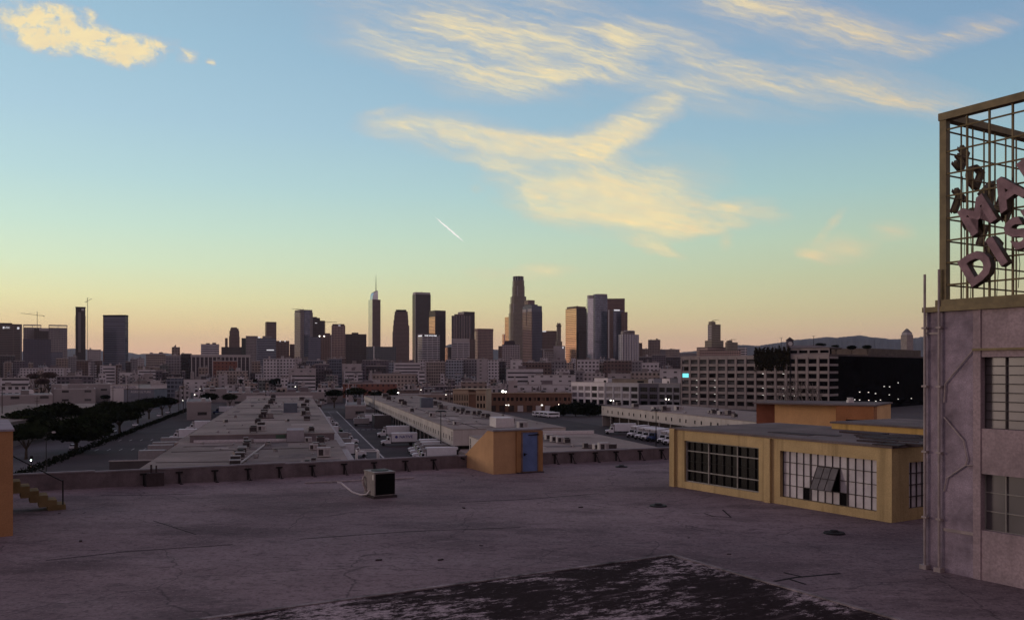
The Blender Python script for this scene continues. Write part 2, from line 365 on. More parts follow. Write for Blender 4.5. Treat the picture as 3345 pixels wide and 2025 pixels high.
M_DECK = deck_material(); M_PEEL = peel_material()
M_PARA = mat('parapet_plaster', (.145, .112, .118), .9, .4, .8, fine=.3, streak=.5, bump=.3)
M_COPE = mat('coping', (.20, .175, .185), .8, .3, 1.2, fine=.2)
M_IRON = mat('black_iron', (.015, .012, .013), .6, .3, 3)
M_RUST = mat('brown_painted_iron', (.17, .125, .055), .6, .35, 3, fine=.3, spec=.3)
M_RUSTD = mat('dark_letter_metal', (.085, .062, .038), .7, .4, 3, fine=.3, spec=.25)
M_LETTER = mat('faded_pink_letter_face', (.27, .175, .185), .75, .45, 2.2, fine=.5)
M_ORANGE = mat('ochre_stucco', (.43, .25, .13), .95, .16, .9, fine=.3, streak=.12, bump=.3)
M_ORANGE2 = mat('orange_stucco', (.34, .17, .08), .95, .16, .7, fine=.3, streak=.1, bump=.3)
M_YELLOW = mat('yellow_stucco', (.46, .33, .165), .95, .2, .7, fine=.35, streak=.8, bump=.3)
M_DOOR = mat('blue_door_paint', (.10, .135, .26), .6, .2, 1.5, fine=.2)
M_GREYD = mat('grey_door_paint', (.16, .15, .18), .7, .25, 1.5)
M_DARK = mat('dark_void', (.006, .005, .006), .95, .2, 1)
M_TOWER = mat('weathered_plaster', (.33, .25, .26), .95, .35, .55, fine=.45, streak=.35, bump=.6)
M_TOWER2 = mat('repaired_plaster', (.285, .225, .265), .95, .55, 1.1, fine=.45, streak=.2, bump=.7)
M_TRIM = mat('bare_conduit', (.27, .215, .205), .6, .3, 4, spec=.4)
M_HVAC = mat('grey_cabinet_metal', (.20, .17, .165), .55, .3, 2.2, fine=.2, streak=.4)
M_WHITE = mat('white_paint', (.50, .46, .45), .6, .12, 1.5, streak=.15)
M_PANEW = mat('whitewashed_glass', (.47, .43, .44), .45, .22, 1.6, fine=.15)
M_PANEG = mat('dusty_grey_glass', (.12, .105, .105), .4, .3, 3)
M_PANED = glassmat('dark_window_glass', (.007, .006, .006), .0, .25, .12)
M_PANEC = glassmat('city_reflecting_glass', (.10, .088, .092), .15, .3)
M_BAR = mat('steel_window_bar', (.06, .05, .05), .6, .3, 4)
M_BARL = mat('pale_window_bar', (.24, .22, .20), .6, .2, 4)
M_ROOFG = mat('grey_roofing', (.14, .108, .106), .92, .35, .5, fine=.3, bump=.2)
M_ROOFD = mat('dark_torn_roofing', (.055, .040, .042), .92, .5, .6, fine=.4, bump=.5)
M_WROOF = mat('warehouse_roofing', (.232, .182, .165), .92, .35, .05, fine=.25)
M_WROOF2 = mat('warehouse_low_roofing', (.205, .160, .146), .92, .4, .07, fine=.25)
M_WWALL = mat('warehouse_white_wall', (.42, .37, .34), .9, .18, .12, fine=.1, streak=.35)
M_WEND = mat('warehouse_grey_wall', (.16, .13, .135), .9, .2, .2, fine=.15)
M_POST = mat('pale_dock_post', (.36, .32, .31), .8, .2, .5)
M_CONC = mat('garage_concrete', (.25, .21, .20), .9, .2, .12, fine=.1, streak=.3)
M_ASPH = mat('yard_asphalt', (.048, .034, .038), .9, .4, .06, fine=.2)
M_ROAD = mat('road_asphalt', (.085, .072, .078), .9, .25, .05, fine=.2)
M_LINE = mat('road_paint', (.42, .39, .38), .8, .4, .4)
M_TRUNK = mat('tree_bark', (.06, .045, .035), .9, .3, 3)
M_LEAF = leaf_material('ficus_leaves', (.006, .009, .0045), (.018, .023, .010))
M_LEAF2 = leaf_material('shrub_leaves', (.006, .008, .006), (.014, .018, .010))
M_LEAFB = leaf_material('bare_brown_leaves', (.05, .03, .03), (.09, .06, .05))
M_TRUCKW = mat('truck_white', (.60, .58, .60), .5, .1, .8)
M_TRUCKG = mat('trailer_grey', (.26, .235, .235), .6, .15, .8, streak=.2)
M_TRUCKB = mat('truck_navy', (.03, .04, .10), .5, .1, .8)
M_TRUCKGR = mat('truck_green', (.06, .10, .07), .5, .1, .8)
M_TYRE = mat('tyre_rubber', (.012, .011, .012), .9, .2, 3)
M_WOOD = mat('utility_pole_wood', (.05, .038, .032), .9, .3, 2)
M_BROWNB = mat('brown_market_brick', (.17, .095, .065), .9, .2, .15, fine=.15, streak=.2)
M_CREAM = mat('cream_terracotta', (.36, .27, .19), .9, .15, .2, streak=.2)
E_LAMP = emit('lamp_glow', (1.0, .93, .80), 5.0)
E_LAMPS = emit('small_lamp_glow', (1.0, .95, .88), 1.7)
E_CYAN = emit('cyan_screen_glow', (.16, .8, .85), 1.1)
E_SIGN = emit('lit_sign', (.92, .93, .95), .55)
E_GREEN = emit('traffic_light_glow', (.80, 1.0, .90), 6.0)
# ---------------------------------------------------------------- the near roof
RG = radians(-58.5)                     # local +x runs along the long walls towards the right front, +y into the building
U, V = Vector((.8526, .5225, 0)), Vector((-.5225, .8526, 0))
edge = [(-60, 22.5), (-30, 35.4), (-19.3, 40.5), (-3, 48.7), (9.74, 53.9), (30, 62.6), (70, 80)]
d = MB(); d.prism([(-60, -25), (70, -25)]+edge[::-1], 0, ROOF)
tag(d.build('roof_deck', M_DECK), kind='structure')

pw = empty('parapet_wall', (-19.3, 40.5, ROOF), 0, 'low grey plaster parapet along the far edge of the near roof, with black T braces', 'wall')
q = MB(); qc = MB()
def rel(p): return (p[0]+19.3, p[1]-40.5)
segs = [(-30, 35.4), (-19.3, 40.5), (-11.5, 44.4), (-3, 48.7), (9.74, 53.9), (24, 60.1)]
hs = [.74, .74, .70, .66, .62, .62]
for i in range(5):
    a, b2 = Vector(rel(segs[i])), Vector(rel(segs[i+1])); n = Vector((-(b2-a).y, (b2-a).x)).normalized()
    q.prism([a, b2, b2+n*.22, a+n*.22], 0, hs[i+1]); qc.prism([a-n*.03, b2-n*.03, b2+n*.25, a+n*.25], hs[i+1]+.003, hs[i+1]+.07)
q.build('wall_body', M_PARA, pw); qc.build('coping', M_COPE, pw)
br = MB(); br.box(-.16, .16, -.06, .02, .5, .57).tube((0, -.03, .52), (.05, -.42, .02), .025).box(-.04, .04, -.05, .0, 0, .52).box(-.02, .14, -.48, -.36, 0, .03)
b0 = None
for xp in (470, 586, 702, 810, 912, 1020, 1124, 1222, 1324, 1416, 1812, 1866, 1944, 2012, 2090, 2160):
    t = (xp-CX)/F
    for (a, b2) in zip(segs, segs[1:]):
        den = (b2[0]-a[0])-t*(b2[1]-a[1]); s = (t*a[1]-a[0])/den
        if 0 <= s <= 1:
            X, Y = a[0]+(b2[0]-a[0])*s, a[1]+(b2[1]-a[1])*s; rz = atan2(b2[1]-a[1], b2[0]-a[0]); break
    l = (X+19.3, Y-40.5-.02, 0)
    if b0 is None: b0 = br.build('brace', M_IRON, pw, l, rz)
    else: part('brace', b0, pw, l, rz)
m = MB(); m.box(0, .75, -.3, 0, 0, .62).tube((.2, -.1, .6), (.2, -.1, 1.0), .05).tube((.42, -.1, .6), (.42, -.1, .95), .04)
tag(m.build('pipe_box', M_ROOFD, None, (-17.2, 41.2, ROOF), radians(26)), 'dark box with short pipes against the parapet at the left', 'vent')

# raised platform with peeling roofing at the bottom of the view
P0 = Vector((4.45, 24.46, ROOF)); e1, e2 = Vector((-.866, -.5)), Vector((.49, -.872))
rp = empty('roof_platform', P0, 0, 'raised roof section in the foreground, black roofing with pale flaking patches', 'roof')
A1, B1 = e1*30, e2*26
rfm = MB(); rfm.prism([(0, 0), (-30, 0), (-30, -26), (0, -26)], .02, .30); rfm.build('roofing', M_PEEL, rp, (0, 0, 0), radians(30))
n1, n2 = e2*.10, e1*.10
m = MB(); m.prism([-n1-n2, A1-n1, A1+n1*.4, n2*.4+n1*.4], .0, .325); m.prism([(n2*.4+n1*.4), B1+n2*.4, B1-n2, -n2-n1], .0, .326)
m.build('edge_strip', mat('edge_metal', (.17, .135, .14), .85, .92, 1.6, fine=.6, hue=(.36, .29, .29)), rp)

# bulkhead with the blue door
bh = empty('stair_bulkhead', (-.97, 45.7, ROOF), radians(26), 'ochre stucco stair bulkhead with a sloping back and a blue door', 'rooftop hut')
m = MB(); m.v = []; pr = [(0, 0), (3.95, 0), (3.95, .62), (.75, 2.24), (0, 2.24)]     # y, z outline
n = MB()
for x0, x1 in ((0, 2.85),):
    k = len(n.v); n.v += [(x0, y, z) for y, z in pr]+[(x1, y, z) for y, z in pr]
    for i in range(5):
        j = (i+1) % 5; n.f.append((k+i, k+j, k+5+j, k+5+i)); n.m.append(0)
    n.f.append(tuple(k+i for i in range(5))); n.f.append(tuple(k+9-i for i in range(5))); n.m += [0, 0]
n.build('wall', M_ORANGE, bh)
m = MB(); m.box(-.06, 2.91, -.08, .8, 2.245, 2.32); m.build('roof_edge', M_COPE, bh)
m = MB(); m.box(1.3, 2.85, -.14, -.003, 0, 2.2); dw = m.build('door_surround', mat('surround_stucco', (.30, .155, .07), .95, .2, 1.5, fine=.3), bh)
m = MB(); m.box(1.56, 1.63, -.19, -.143, .06, 2.12).box(2.48, 2.55, -.19, -.143, .06, 2.12).box(1.56, 2.55, -.192, -.143, 2.12, 2.18); m.build('door_frame', mat('door_frame_paint', (.14, .10, .10), .8, .3, 3), bh)
m = MB(); m.box(1.635, 2.475, -.178, -.143, .08, 2.115); dr = m.build('door', M_DOOR, bh)
m = MB(); m.box(1.68, 1.76, -.235, -.179, .92, 1.06).tube((1.7, -.22, 1.0), (1.86, -.22, 1.0), .018); m.build('handle', M_IRON, dr)
m = MB(); m.box(1.95, 2.6, -.225, -.18, 1.99, 2.03).tube((2.1, -.2, 2.0), (2.5, -.3, 2.06), .018); m.build('door_closer', M_IRON, dr)
m = MB(); m.box(1.3, 2.85, -.3, -.0, 0, .05); m.build('doorstep', M_ROOFD, bh)
m = MB(); m.tube((-.25, 3.7, 0), (-.25, 3.7, 1.0), .05).tube((-.25, 3.7, .62), (.0, 3.3, .5), .05).tube((-.25, 3.7, .9), (-.12, 3.7, 1.05), .07)
tag(m.build('standpipe', M_IRON, None, (-1.2, 45.7, ROOF), radians(26)), 'black standpipe beside the low end of the blue-door bulkhead', 'pipe')

# condenser unit
ac = empty('condenser_unit', (-5.83, 37.1, ROOF), radians(31.5), 'boxy grey air conditioner with a black coil face, alone on the near roof', 'air conditioner')
m = MB(); m.box(0, .95, 0, 1.15, .11, 1.07); m.build('cabinet', M_HVAC, ac)
m = MB(); m.box(-.02, .97, -.02, 1.17, 1.072, 1.12); m.build('top_panel', M_HVAC, ac)
m = MB(); m.cyl(.5, .6, 1.121, 1.14, .38, k=20); m.build('fan_guard', M_IRON, ac)
m = MB()
for i in range(20): m.box(.06, .92, -.03, -.004, .17+i*.044, .19+i*.044)
m.box(.05, .93, -.012, -.001, .15, 1.04); m.build('coil_grille', M_DARK, ac)
m = MB(); m.box(-.006, -.001, .1, .22, .78, 1.0); m.build('rating_plate', M_WHITE, ac)
m = MB(); m.box(-.06, 1.02, -.06, 1.2, 0, .10); m.build('base_curb', M_ROOFD, ac)
m = MB(); m.path([(-.02, .5, .3), (-.12, .55, .14), (-.3, .8, .1), (-.55, 1.15, .2), (-.85, 1.7, .55), (-1.0, 1.75, .57)], .035, 6)
m.build('conduit', M_WHITE, ac)
m = MB(); m.path([(-.02, .9, .25), (-.1, .95, .5), (-.12, 1.0, .7), (-.05, 1.05, .85)], .05, 6); m.build('insulated_pipe', M_TRIM, ac)

m = MB(); m.tube((0, 0, .06), (5.0, 1.9, .06), .035).box(1.0, 1.2, .3, .6, 0, .05).box(3.5, 3.7, 1.25, 1.55, 0, .05)
tag(m.build('roof_conduit', M_TRIM, None, (-9.9, 41.9, ROOF)), 'long thin pipe lying on the roof in front of the parapet', 'pipe')
for (xp, yp, lab) in ((2150, 1653, 'round black roof drain cover in front of the yellow shed'), (2030, 1525, 'small black vent cap near the parapet, right of the blue door'), (2725, 1742, 'dark mushroom vent on the roof at the foot of the yellow shed corner')):
    p = onz(xp, yp, ROOF); m = MB(); m.cyl(0, 0, 0, .05, .36, .33, 14).cyl(0, 0, .05, .12, .2, .12, 12)
    tag(m.build('roof_drain', M_IRON, None, p), lab, 'drain', 'drains and vents on the near roof')

# yellow shed with factory windows
ys = empty('rooftop_shed', (7.52, 41.2, ROOF), RG, 'long yellow stucco rooftop shed with two factory windows', 'building')
L, H = 11.6, 2.66
def framed(mb, x0, x1, z0, z1, holes, y0, y1):
    """wall slab with rectangular holes side by side"""
    hs = sorted(holes); px0 = x0
    for (a, b, za, zb) in hs:
        mb.box(px0, a, y0, y1, z0, z1); mb.box(a, b, y0, y1, z0, za); mb.box(a, b, y0, y1, zb, z1); px0 = b
    mb.box(px0, x1, y0, y1, z0, z1)
m = MB(); framed(m, 0, L, 0, H, [(.86, 5.36, .31, 2.2), (6.5, 10.98, .31, 2.18)], 0, .3)
m.box(0, .3, .3, 7, 0, H).box(L-.28, L, .3, 1.0, 0, H).box(L-.28, L, 4.4, 7, 0, H).box(L-.28, L, 1.0, 4.4, 0, .4).box(L-.28, L, 1.0, 4.4, 2.1, H).box(.3, L-.28, 6.75, 7, 0, H)
m.build('wall', M_YELLOW, ys)
m = MB(); m.box(-.02, .3, -.14, -.003, 0, H+.05); pl = m.build('pilaster', M_YELLOW, ys)
m = MB(); m.box(5.76, 6.08, -.14, -.003, 0, H-.02); m.build('pilaster', M_YELLOW, ys)
m = MB(); m.box(-.05, L+.06, -.06, 7.1, H+.003, H+.09); rf = m.build('roof', M_ROOFG, ys)
m = MB()
random.seed(3)
for i in range(14):
    x = random.uniform(4.5, 10.5); w = random.uniform(.8, 2.6); y = random.uniform(.3, 4.5)
    m.prism([(x, y), (x+w, y+random.uniform(-.3, .3)), (x+w*.9, y+random.uniform(.3, .9)), (x+.1, y+random.uniform(.3, .8))], H+.092, H+.11+i*.004)
m.prism([(10.9, -.15), (11.95, -.12), (11.6, .9), (11.0, .5)], H+.1, H+.13); m.build('torn_felt', M_ROOFD, ys)
m = MB(); m.box(.35, L-.35, .8, 6.7, .01, H-.1)
# window 1: dark glass, pale bars
wv1 = MB(); wv1.box(.86, 5.36, .22, .24, .31, 2.2); w1 = wv1.build('window', M_PANED, ys)
m = MB()
for x in (.86, 2.29, 4.03, 5.32): m.box(x, x+.05, .10, .19, .31, 2.2)
for z in (.31, .80, 1.71, 2.15): m.box(.86, 5.36, .12, .18, z, z+.045)
m.build('frame', M_BARL, w1)
m = MB()
for i in range(1, 10): m.box(.86+i*.46, .875+i*.46, .15, .21, .32, 2.19)
m.box(.87, 5.35, .15, .208, 1.25, 1.27); m.build('glazing_bar', mat('dark_glazing_bar', (.022, .018, .018), .7, .3, 3), w1)
# window 2: whitewashed panes, one tilted sash, two missing panes
X2 = [6.5+i*(4.48/13) for i in range(14)]; Z2 = [.31, .79, 1.26, 1.72, 2.18]
m = MB(); dk = MB()
for i in range(13):
    for j in range(4):
        if 5 <= i <= 7 and 1 <= j <= 2: continue
        (dk if (j == 0 and i in (3, 8)) else m).box(X2[i]+.008, X2[i+1]-.008, .2, .215, Z2[j]+.008, Z2[j+1]-.008)
w2 = m.build('window', M_PANEW, ys); dk.box(X2[5], X2[8], .3, .31, Z2[1], Z2[3]); dk.build('missing_pane', M_DARK, w2)
m = MB()
for i, x in enumerate(X2):
    r = .03 if i in (0, 4, 9, 13) else .011
    for (z0, z1) in ([(.31, .79), (1.72, 2.18)] if i in (6, 7) else [(.31, 2.18)]): m.box(x-r, x+r, .16, .219, z0, z1)
for z in Z2:
    if z == Z2[2]: m.box(6.5, X2[5], .17, .218, z-.012, z+.012).box(X2[8], 10.98, .17, .218, z-.012, z+.012)
    else: m.box(6.5, 10.98, .17, .218, z-.014, z+.014)
m.build('frame', M_BAR, w2)
m = MB(); s0, s1 = X2[5]+.02, X2[8]-.02; zt, zb = Z2[3]-.02, Z2[1]+.06; yo = -.30
m.face([(s0, .14, zt), (s1, .14, zt), (s1, yo, zb), (s0, yo, zb)]); m.face([(s0, .16, zt), (s0, yo+.02, zb-.02), (s1, yo+.02, zb-.02), (s1, .16, zt)])
sh = m.build('tilted_sash', M_PANEG, w2)
m = MB()
for i in range(4):
    x = s0+(s1-s0)*i/3; m.tube((x, .13, zt), (x, yo-.01, zb), .014, 4)
for f_ in (0, .5, 1): m.tube((s0, .13+(yo-.14)*f_, zt+(zb-zt)*f_), (s1, .13+(yo-.14)*f_, zt+(zb-zt)*f_), .014, 4)
m.build('sash_bar', M_BAR, w2)
# end window facing right
m = MB(); m.box(L-.2, L-.18, 1.0, 4.4, .4, 2.1); w3 = m.build('window', M_PANEW, ys)
m = MB()
for i in range(11): m.box(L-.179, L-.13, 1.0+i*.34-.012, 1.0+i*.34+.012, .4, 2.1)
for z in (.4, .82, 1.25, 1.67, 2.09): m.box(L-.178, L-.13, 1.0, 4.4, z-.014, z+.014)
m.build('frame', M_BAR, w3)
# taller yellow roof section behind the shed
m = MB(); m.box(0, 14, 0, 5, 0, 3.0)
us = empty('upper_roof_block', (14.75, 40.4, ROOF), RG, 'plain yellow stucco roof block rising behind the long yellow shed', 'building')
m.build('wall', mat('stained_yellow_stucco', (.46, .29, .10), .95, .2, .7, fine=.25, streak=.75, bump=.3), us)
m = MB(); m.box(-.06, 14.1, -.06, 5.06, 3.003, 3.08); m.build('roof', M_ROOFG, us)
# orange machine room
p = Vector((16.35, 54.5, ROOF))
om = empty('machine_room', p, radians(-34.0), 'orange stucco machine room with a dark doorway, behind the yellow shed', 'building')
m = MB(); m.box(0, 6.0, 0, 4.0, 0, 3.35)
m2 = MB(); framed(m2, 3.9, 6.0, 0, 3.35, [(4.45, 5.6, .4, 2.55)], -.9, -.2); m2.box(3.9, 6.0, -.2, -.003, 0, 3.3)
m.build('wall', mat('bright_orange_stucco', (.62, .37, .18), .95, .16, .7, fine=.3, streak=.1, bump=.3), om); MB().prism([(-1.0, -.45), (-.002, -.003), (-.002, 2), (-1.0, 2)], 0, 3.35).build('shaded_return', mat('return_shade_stucco', (.26, .10, .06), .95, .2, .7, fine=.3), om); m2.build('porch_wall', mat('shaded_brown_stucco', (.30, .13, .06), .95, .2, .7, fine=.3), om)  # return and porch: their shade is put into darker stucco colours
m = MB(); m.box(4.45, 5.6, -.3, -.21, .4, 2.55); m.build('doorway', M_DARK, om)
m = MB(); m.box(4.05, 4.4, -.93, -.905, .6, 1.9); m.build('door', M_GREYD, om)
m = MB(); m.box(-1.05, 6.1, -1.0, 4.1, 3.353, 3.44); m.build('roof', M_ROOFG, om)
m = MB(); m.box(0, .35, 0, .35, 0, .16).cyl(.17, .17, .16, .3, .16, .2, 10)
tag(m.build('roof_vent', M_WHITE, None, (20.6, 53.6, ROOF+3.44)), 'small white vent on the orange machine room roof', 'vent')

# orange penthouse at the left border with a stair
lp = empty('penthouse', (-16.47, 28.9, ROOF), radians(31.5), 'tall orange stucco penthouse cut off by the left border', 'rooftop hut')
m = MB(); m.box(-6, 0, 0, 6.4, 0, 3.45); m.build('wall', M_ORANGE2, lp)
m = MB(); m.box(-6.05, .04, -.04, 6.45, 3.453, 3.52); m.build('roof', mat('pale_roof_coating', (.26, .22, .25), .9, .2, .6, fine=.2), lp)
st = empty('roof_stair', (-19.15, 33.3, ROOF), radians(31.5), 'yellow concrete steps leading down from the orange penthouse', 'stairs')
m = MB()
for i in range(6): m.box(1.64-i*.31 if i < 5 else -.3, 1.95-i*.31, 0, 1.0, max(0, i*.2-.25), (i+1)*.2)
m.build('steps', mat('yellow_steps', (.17, .115, .055), .95, .3, 1.5, fine=.3), st)
m = MB(); m.tube((1.85, .05, .1), (1.85, .05, 1.15), .03).tube((1.85, .05, 1.1), (1.6, .05, 1.25), .025).tube((1.6, .05, 1.25), (.1, .05, 2.2), .025); m.build('handrail', M_IRON, st)

# plaster tower at the right with the sign cage on it
tw = empty('plaster_tower', (11.45, 24.2, ROOF), RG, 'weathered grey plaster tower block with steel windows at the right border', 'building')
HT = 7.05
m = MB(); framed(m, 0, 1.36, 0, HT, [], 0, .3); m.box(0, .3, .3, 7.5, 0, HT); m.build('plaster_panel', M_TOWER2, tw)
m = MB(); zz = [(1.3, 2.77), (3.95, 5.81)]
m.box(1.36, 1.56, -.05, .3, 0, HT)
m.box(1.56, 4.9, -.02, .3, 0, 1.3).box(1.56, 4.9, -.02, .3, 2.77, 3.95).box(1.56, 4.9, -.02, .3, 5.81, HT).box(4.9, 9, -.02, .3, 0, HT)
m.box(1.36, 9, .3, 7.5, 6.3, HT).box(8.7, 9, .3, 7.5, 0, 6.3).box(.3, 8.7, 7.2, 7.5, 0, 6.3)
m.build('wall', M_TOWER, tw)
for (za, zb), nx, nz_ in ((zz[0], 6, 3), (zz[1], 6, 8)):
    m = MB(); m.box(1.56, 4.9, .2, .22, za, zb); w = m.build('window', M_PANEC, tw)
    m = MB()
    for i in range(nx+1): x = 1.56+3.3*i/nx; m.box(x-.014, x+.014, .15, .198, za, zb)
    for j in range(nz_+1): z = za+(zb-za)*j/nz_; m.box(1.56, 4.9, .155, .197, z-.012, z+.012)
    m.build('frame', M_BAR if nz_ == 8 else M_BARL, w)
m = MB(); m.box(-.05, 9.05, -.12, .35, HT+.003, HT+.14).box(1.36, 9, -.09, -.022, 5.98, 6.04); m.build('cornice', M_RUST, tw)
for s in (.02, .44):
    m = MB(); m.tube((s, -.10, .1), (s, -.10, 8.2 if s > .2 else 8.1), .034, 8).box(s-.1, s+.1, -.2, 0, 0, .12)
    for z in (1.4, 3.2, 5.0, 6.6): m.box(s-.07, s+.07, -.15, -.003, z, z+.05)
    m.build('riser_pipe', M_TRIM, tw)
k = -.05
m = MB(); m.path([(1.36, k, 6.0), (.58, k, 5.1), (.55, k, 4.6)], .018, 5); m.build('surface_conduit', M_TRIM, tw)
m = MB(); m.path([(.55, k, 4.2), (1.1, k, 3.6), (1.2, k, 3.1), (1.15, k, 2.95), (.62, k, 2.55), (.55, k, 2.2)], .018, 5).path([(1.15, k, 2.95), (1.36, k, 2.97)], .018, 5); m.build('surface_conduit', M_TRIM, tw)
MB().box(.5, 1.36, -.03, -.002, 1.12, 1.2).build('plaster_ledge', M_TRIM, tw); MB().box(0, .4, -.03, -.002, 6.45, 6.5).build('plaster_ledge', M_TRIM, tw)

sg = empty('sign_cage', (11.45, 24.2, ROOF+HT), RG, 'open brown steel sign cage with faded tilted letters on top of the plaster tower', 'sign')
S0, ZT = .42, 12.24-HT
m = MB(); m.box(S0-.02, S0+.17, -.02, .17, .14, ZT); m.build('corner_post', M_RUST, sg)
m = MB(); m.box(7.5, 7.7, -.02, .17, .14, ZT); m.build('corner_post', M_RUST, sg)
m = MB(); m.box(S0-.02, S0+.17, 6.3, 6.5, .14, ZT); m.build('corner_post', M_RUST, sg)
m = MB(); m.box(7.5, 7.7, 6.3, 6.5, .14, ZT); m.build('corner_post', M_RUST, sg)
m = MB(); m.box(S0-.04, 7.72, -.05, .2, ZT+.002, ZT+.2); m.build('top_beam', M_RUST, sg)
m = MB(); m.box(S0-.04, S0+.2, .205, 6.5, ZT+.004, ZT+.19); m.build('top_beam', M_RUST, sg)
m = MB(); m.box(2.9, 3.1, .205, 6.5, ZT+.03, ZT+.17).box(S0+.2, 7.7, 6.3, 6.5, ZT+.01, ZT+.18); m.build('cross_beam', M_RUST, sg)
m = MB(); m.box(S0-.1, 7.72, -.09, .24, .142, .32); m.build('base_beam', M_RUST, sg)
m = MB(); m.box(S0-.1, S0+.2, .245, 6.5, .143, .30).box(S0+.2, 7.7, 6.3, 6.5, .143, .31); m.build('base_beam', M_RUST, sg)
for i in range(8):
    z = .72+i*.6
    m = MB(); m.tube((S0+.1, .02, z), (7.6, .02, z), .026, 5).tube((S0+.04, .1, z+.01), (S0+.04, 6.4, z+.01), .026, 5); m.build('horizontal_bar', M_RUST, sg)
for i in range(11):
    m = MB(); x = 1.13+i*.6; m.tube((x, .07, .2), (x, .07, ZT+.05), .034, 5); m.build('upright_bar', M_RUST, sg)
    m = MB(); y = .8+i*.55; m.tube((S0+.1, y, .2), (S0+.1, y, ZT+.05), .024, 5); m.build('upright_bar', M_RUST, sg)
for x, z0, z1 in ((1.2, .3, 2.4), (1.0, .3, 3.6), (1.9, .3, 1.6), (2.45, .5, 1.7)): MB().path([(x, .1, z0), (x+.03, .12, (z0+z1)/2), (x-.02, .1, z1)], .01, 4).build('loose_cable', M_IRON, sg)
def letter(ch, a, z, size, face, tilt):
    z -= HT
    for (nm, mt, off, ex, bold) in (('letter_box', M_RUSTD, .10, .10, .008), ('letter_face', M_LETTER, .215, .012, 0.0)):
        o = glyphs(nm, ch, size*1.1, ex if face == 'A' else ex*.55, (.045 if face == 'A' else .012)+bold, mt)
        if face == 'A': M = Matrix.Translation((a, -off, z)) @ Matrix.Rotation(pi/2, 4, 'X') @ Matrix.Rotation(tilt, 4, 'Z')
        else: M = Matrix.Translation((S0-off, a, z)) @ Matrix.Rotation(-pi/2, 4, 'Z') @ Matrix.Rotation(pi/2, 4, 'X') @ Matrix.Rotation(tilt, 4, 'Z')
        if nm == 'letter_box': o.parent = sg; keep = o; o.matrix_local = M
        else: o.parent = keep; o.location = (0, 0, .115)
for ch, a, z in (('M', 1.58, 9.45), ('A', 2.36, 9.95), ('D', 3.1, 10.4), ('E', 3.75, 10.8), ('D', 1.56, 8.12), ('I', 2.1, 8.46), ('S', 2.62, 8.85), ('T', 3.2, 9.2)): letter(ch, a, z, .96, 'A', radians(30))
for ch, a, z in (('E', 1.15, 11.55), ('D', 1.8, 11.15), ('A', 2.5, 10.8), ('M', 3.3, 10.4), ('T', .95, 10.3), ('S', 1.6, 9.9), ('I', 2.2, 9.5), ('D', 2.75, 9.2)): letter(ch, a, z-.2, .80, 'B', radians(30))

# tar seams, a patch outline and scraps on the near roof
def seam(name, pts, w, lab, z=.006):
    P = [onz(x, y, ROOF) for x, y in pts]; O = P[0]; m = MB()
    for a, b in zip(P, P[1:]):
        d = (b-a).normalized(); n = Vector((-d.y, d.x, 0))*w; m.prism([(a-O-n), (b-O-n), (b-O+n), (a-O+n)], z-.004, z)
    tag(m.build(name, mat('tar_line', (.018, .013, .014), .9, .3, 2), None, O), lab, 'roof seam', 'tar seams on the near roof')
seam('tar_seam', [(2530, 1898), (2600, 1885), (2745, 1872)], .05, 'longest tar seam on the roof in front of the plaster tower')
seam('tar_seam', [(2560, 1870), (2624, 1884)], .035, 'short tar seam crossing the longest one by the plaster tower', .010)
seam('tar_seam', [(2575, 1890), (2632, 1908)], .035, 'short tar seam nearest the viewer, beside the platform edge', .010)
seam('tar_seam', [(2300, 1676), (2330, 1686), (2388, 1689), (2360, 1664)], .03, 'patch outline on the roof in front of the dark factory window')
seam('tar_seam', [(330, 1618), (520, 1616), (640, 1612)], .04, 'thin tar line along the roof near the left end of the parapet')
seam('tar_seam', [(500, 1700), (640, 1745)], .02, 'faint slanting crack on the open roof at the left')
seam('tar_seam', [(1500, 1640), (1720, 1630), (1950, 1612)], .03, 'long faint roof seam below the blue door')
seam('tar_seam', [(980, 1760), (1340, 1735), (1700, 1722)], .025, 'long faint roof seam across the middle of the open roof')
seam('tar_seam', [(150, 1830), (420, 1800), (760, 1778)], .025, 'faint roof seam in the lower left of the roof')
random.seed(17); s0 = None
for i in range(11):
    p = onz(random.uniform(120, 2900), random.uniform(1580, 1830), ROOF)
    if s0 is None: s0 = MB().prism([(-.10, -.03), (.09, -.05), (.12, .03), (-.06, .05)], .004, .035).build('scrap', M_ROOFD); o = s0
    else: o = bpy.data.objects.new('scrap', s0.data); COL.objects.link(o)
    o.location = p; o.rotation_euler.z = random.uniform(0, 6); o.scale = (random.uniform(.4, 1.1),)*3
    tag(o, 'small dark scrap lying on the open near roof', 'debris', 'small scraps scattered on the near roof')
# ---------------------------------------------------------------- ground, yards, produce warehouses
m = MB(); m.face([(-30000, -800, 0), (30000, -800, 0), (30000, 40000, 0), (-30000, 40000, 0)])
tag(m.build('ground', mat('city_ground', (.075, .06, .062), .95, .3, .01, fine=.2)), kind='structure')
RW = radians(14.0)
Bx, Ax = Vector((cos(RW), sin(RW), 0)), Vector((-sin(RW), cos(RW), 0))
O1, O2, O3 = Vector((-45.6, 224.7, 0)), Vector((-15.5, 230.4, 0)), Vector((38.6, 377.0, 0))
R3 = radians(16.5)
def loc(O, x, y, z=0.0, r=RW): return O+Vector((cos(r), sin(r), 0))*x+Vector((-sin(r), cos(r), 0))*y+Vector((0, 0, z))
def sheet(name, O, x0, x1, y0, y1, z, mt, r=RW):
    m = MB(); m.face([(x0, y0, 0), (x1, y0, 0), (x1, y1, 0), (x0, y1, 0)])
    return tag(m.build(name, mt, None, O+Vector((0, 0, z)), r), kind='structure')
sheet('yard', O1, -70, 75, -130, 318, .02, M_ASPH)
sheet('yard', O3, -60, -0.5, -190, 60, .03, M_ASPH, R3)
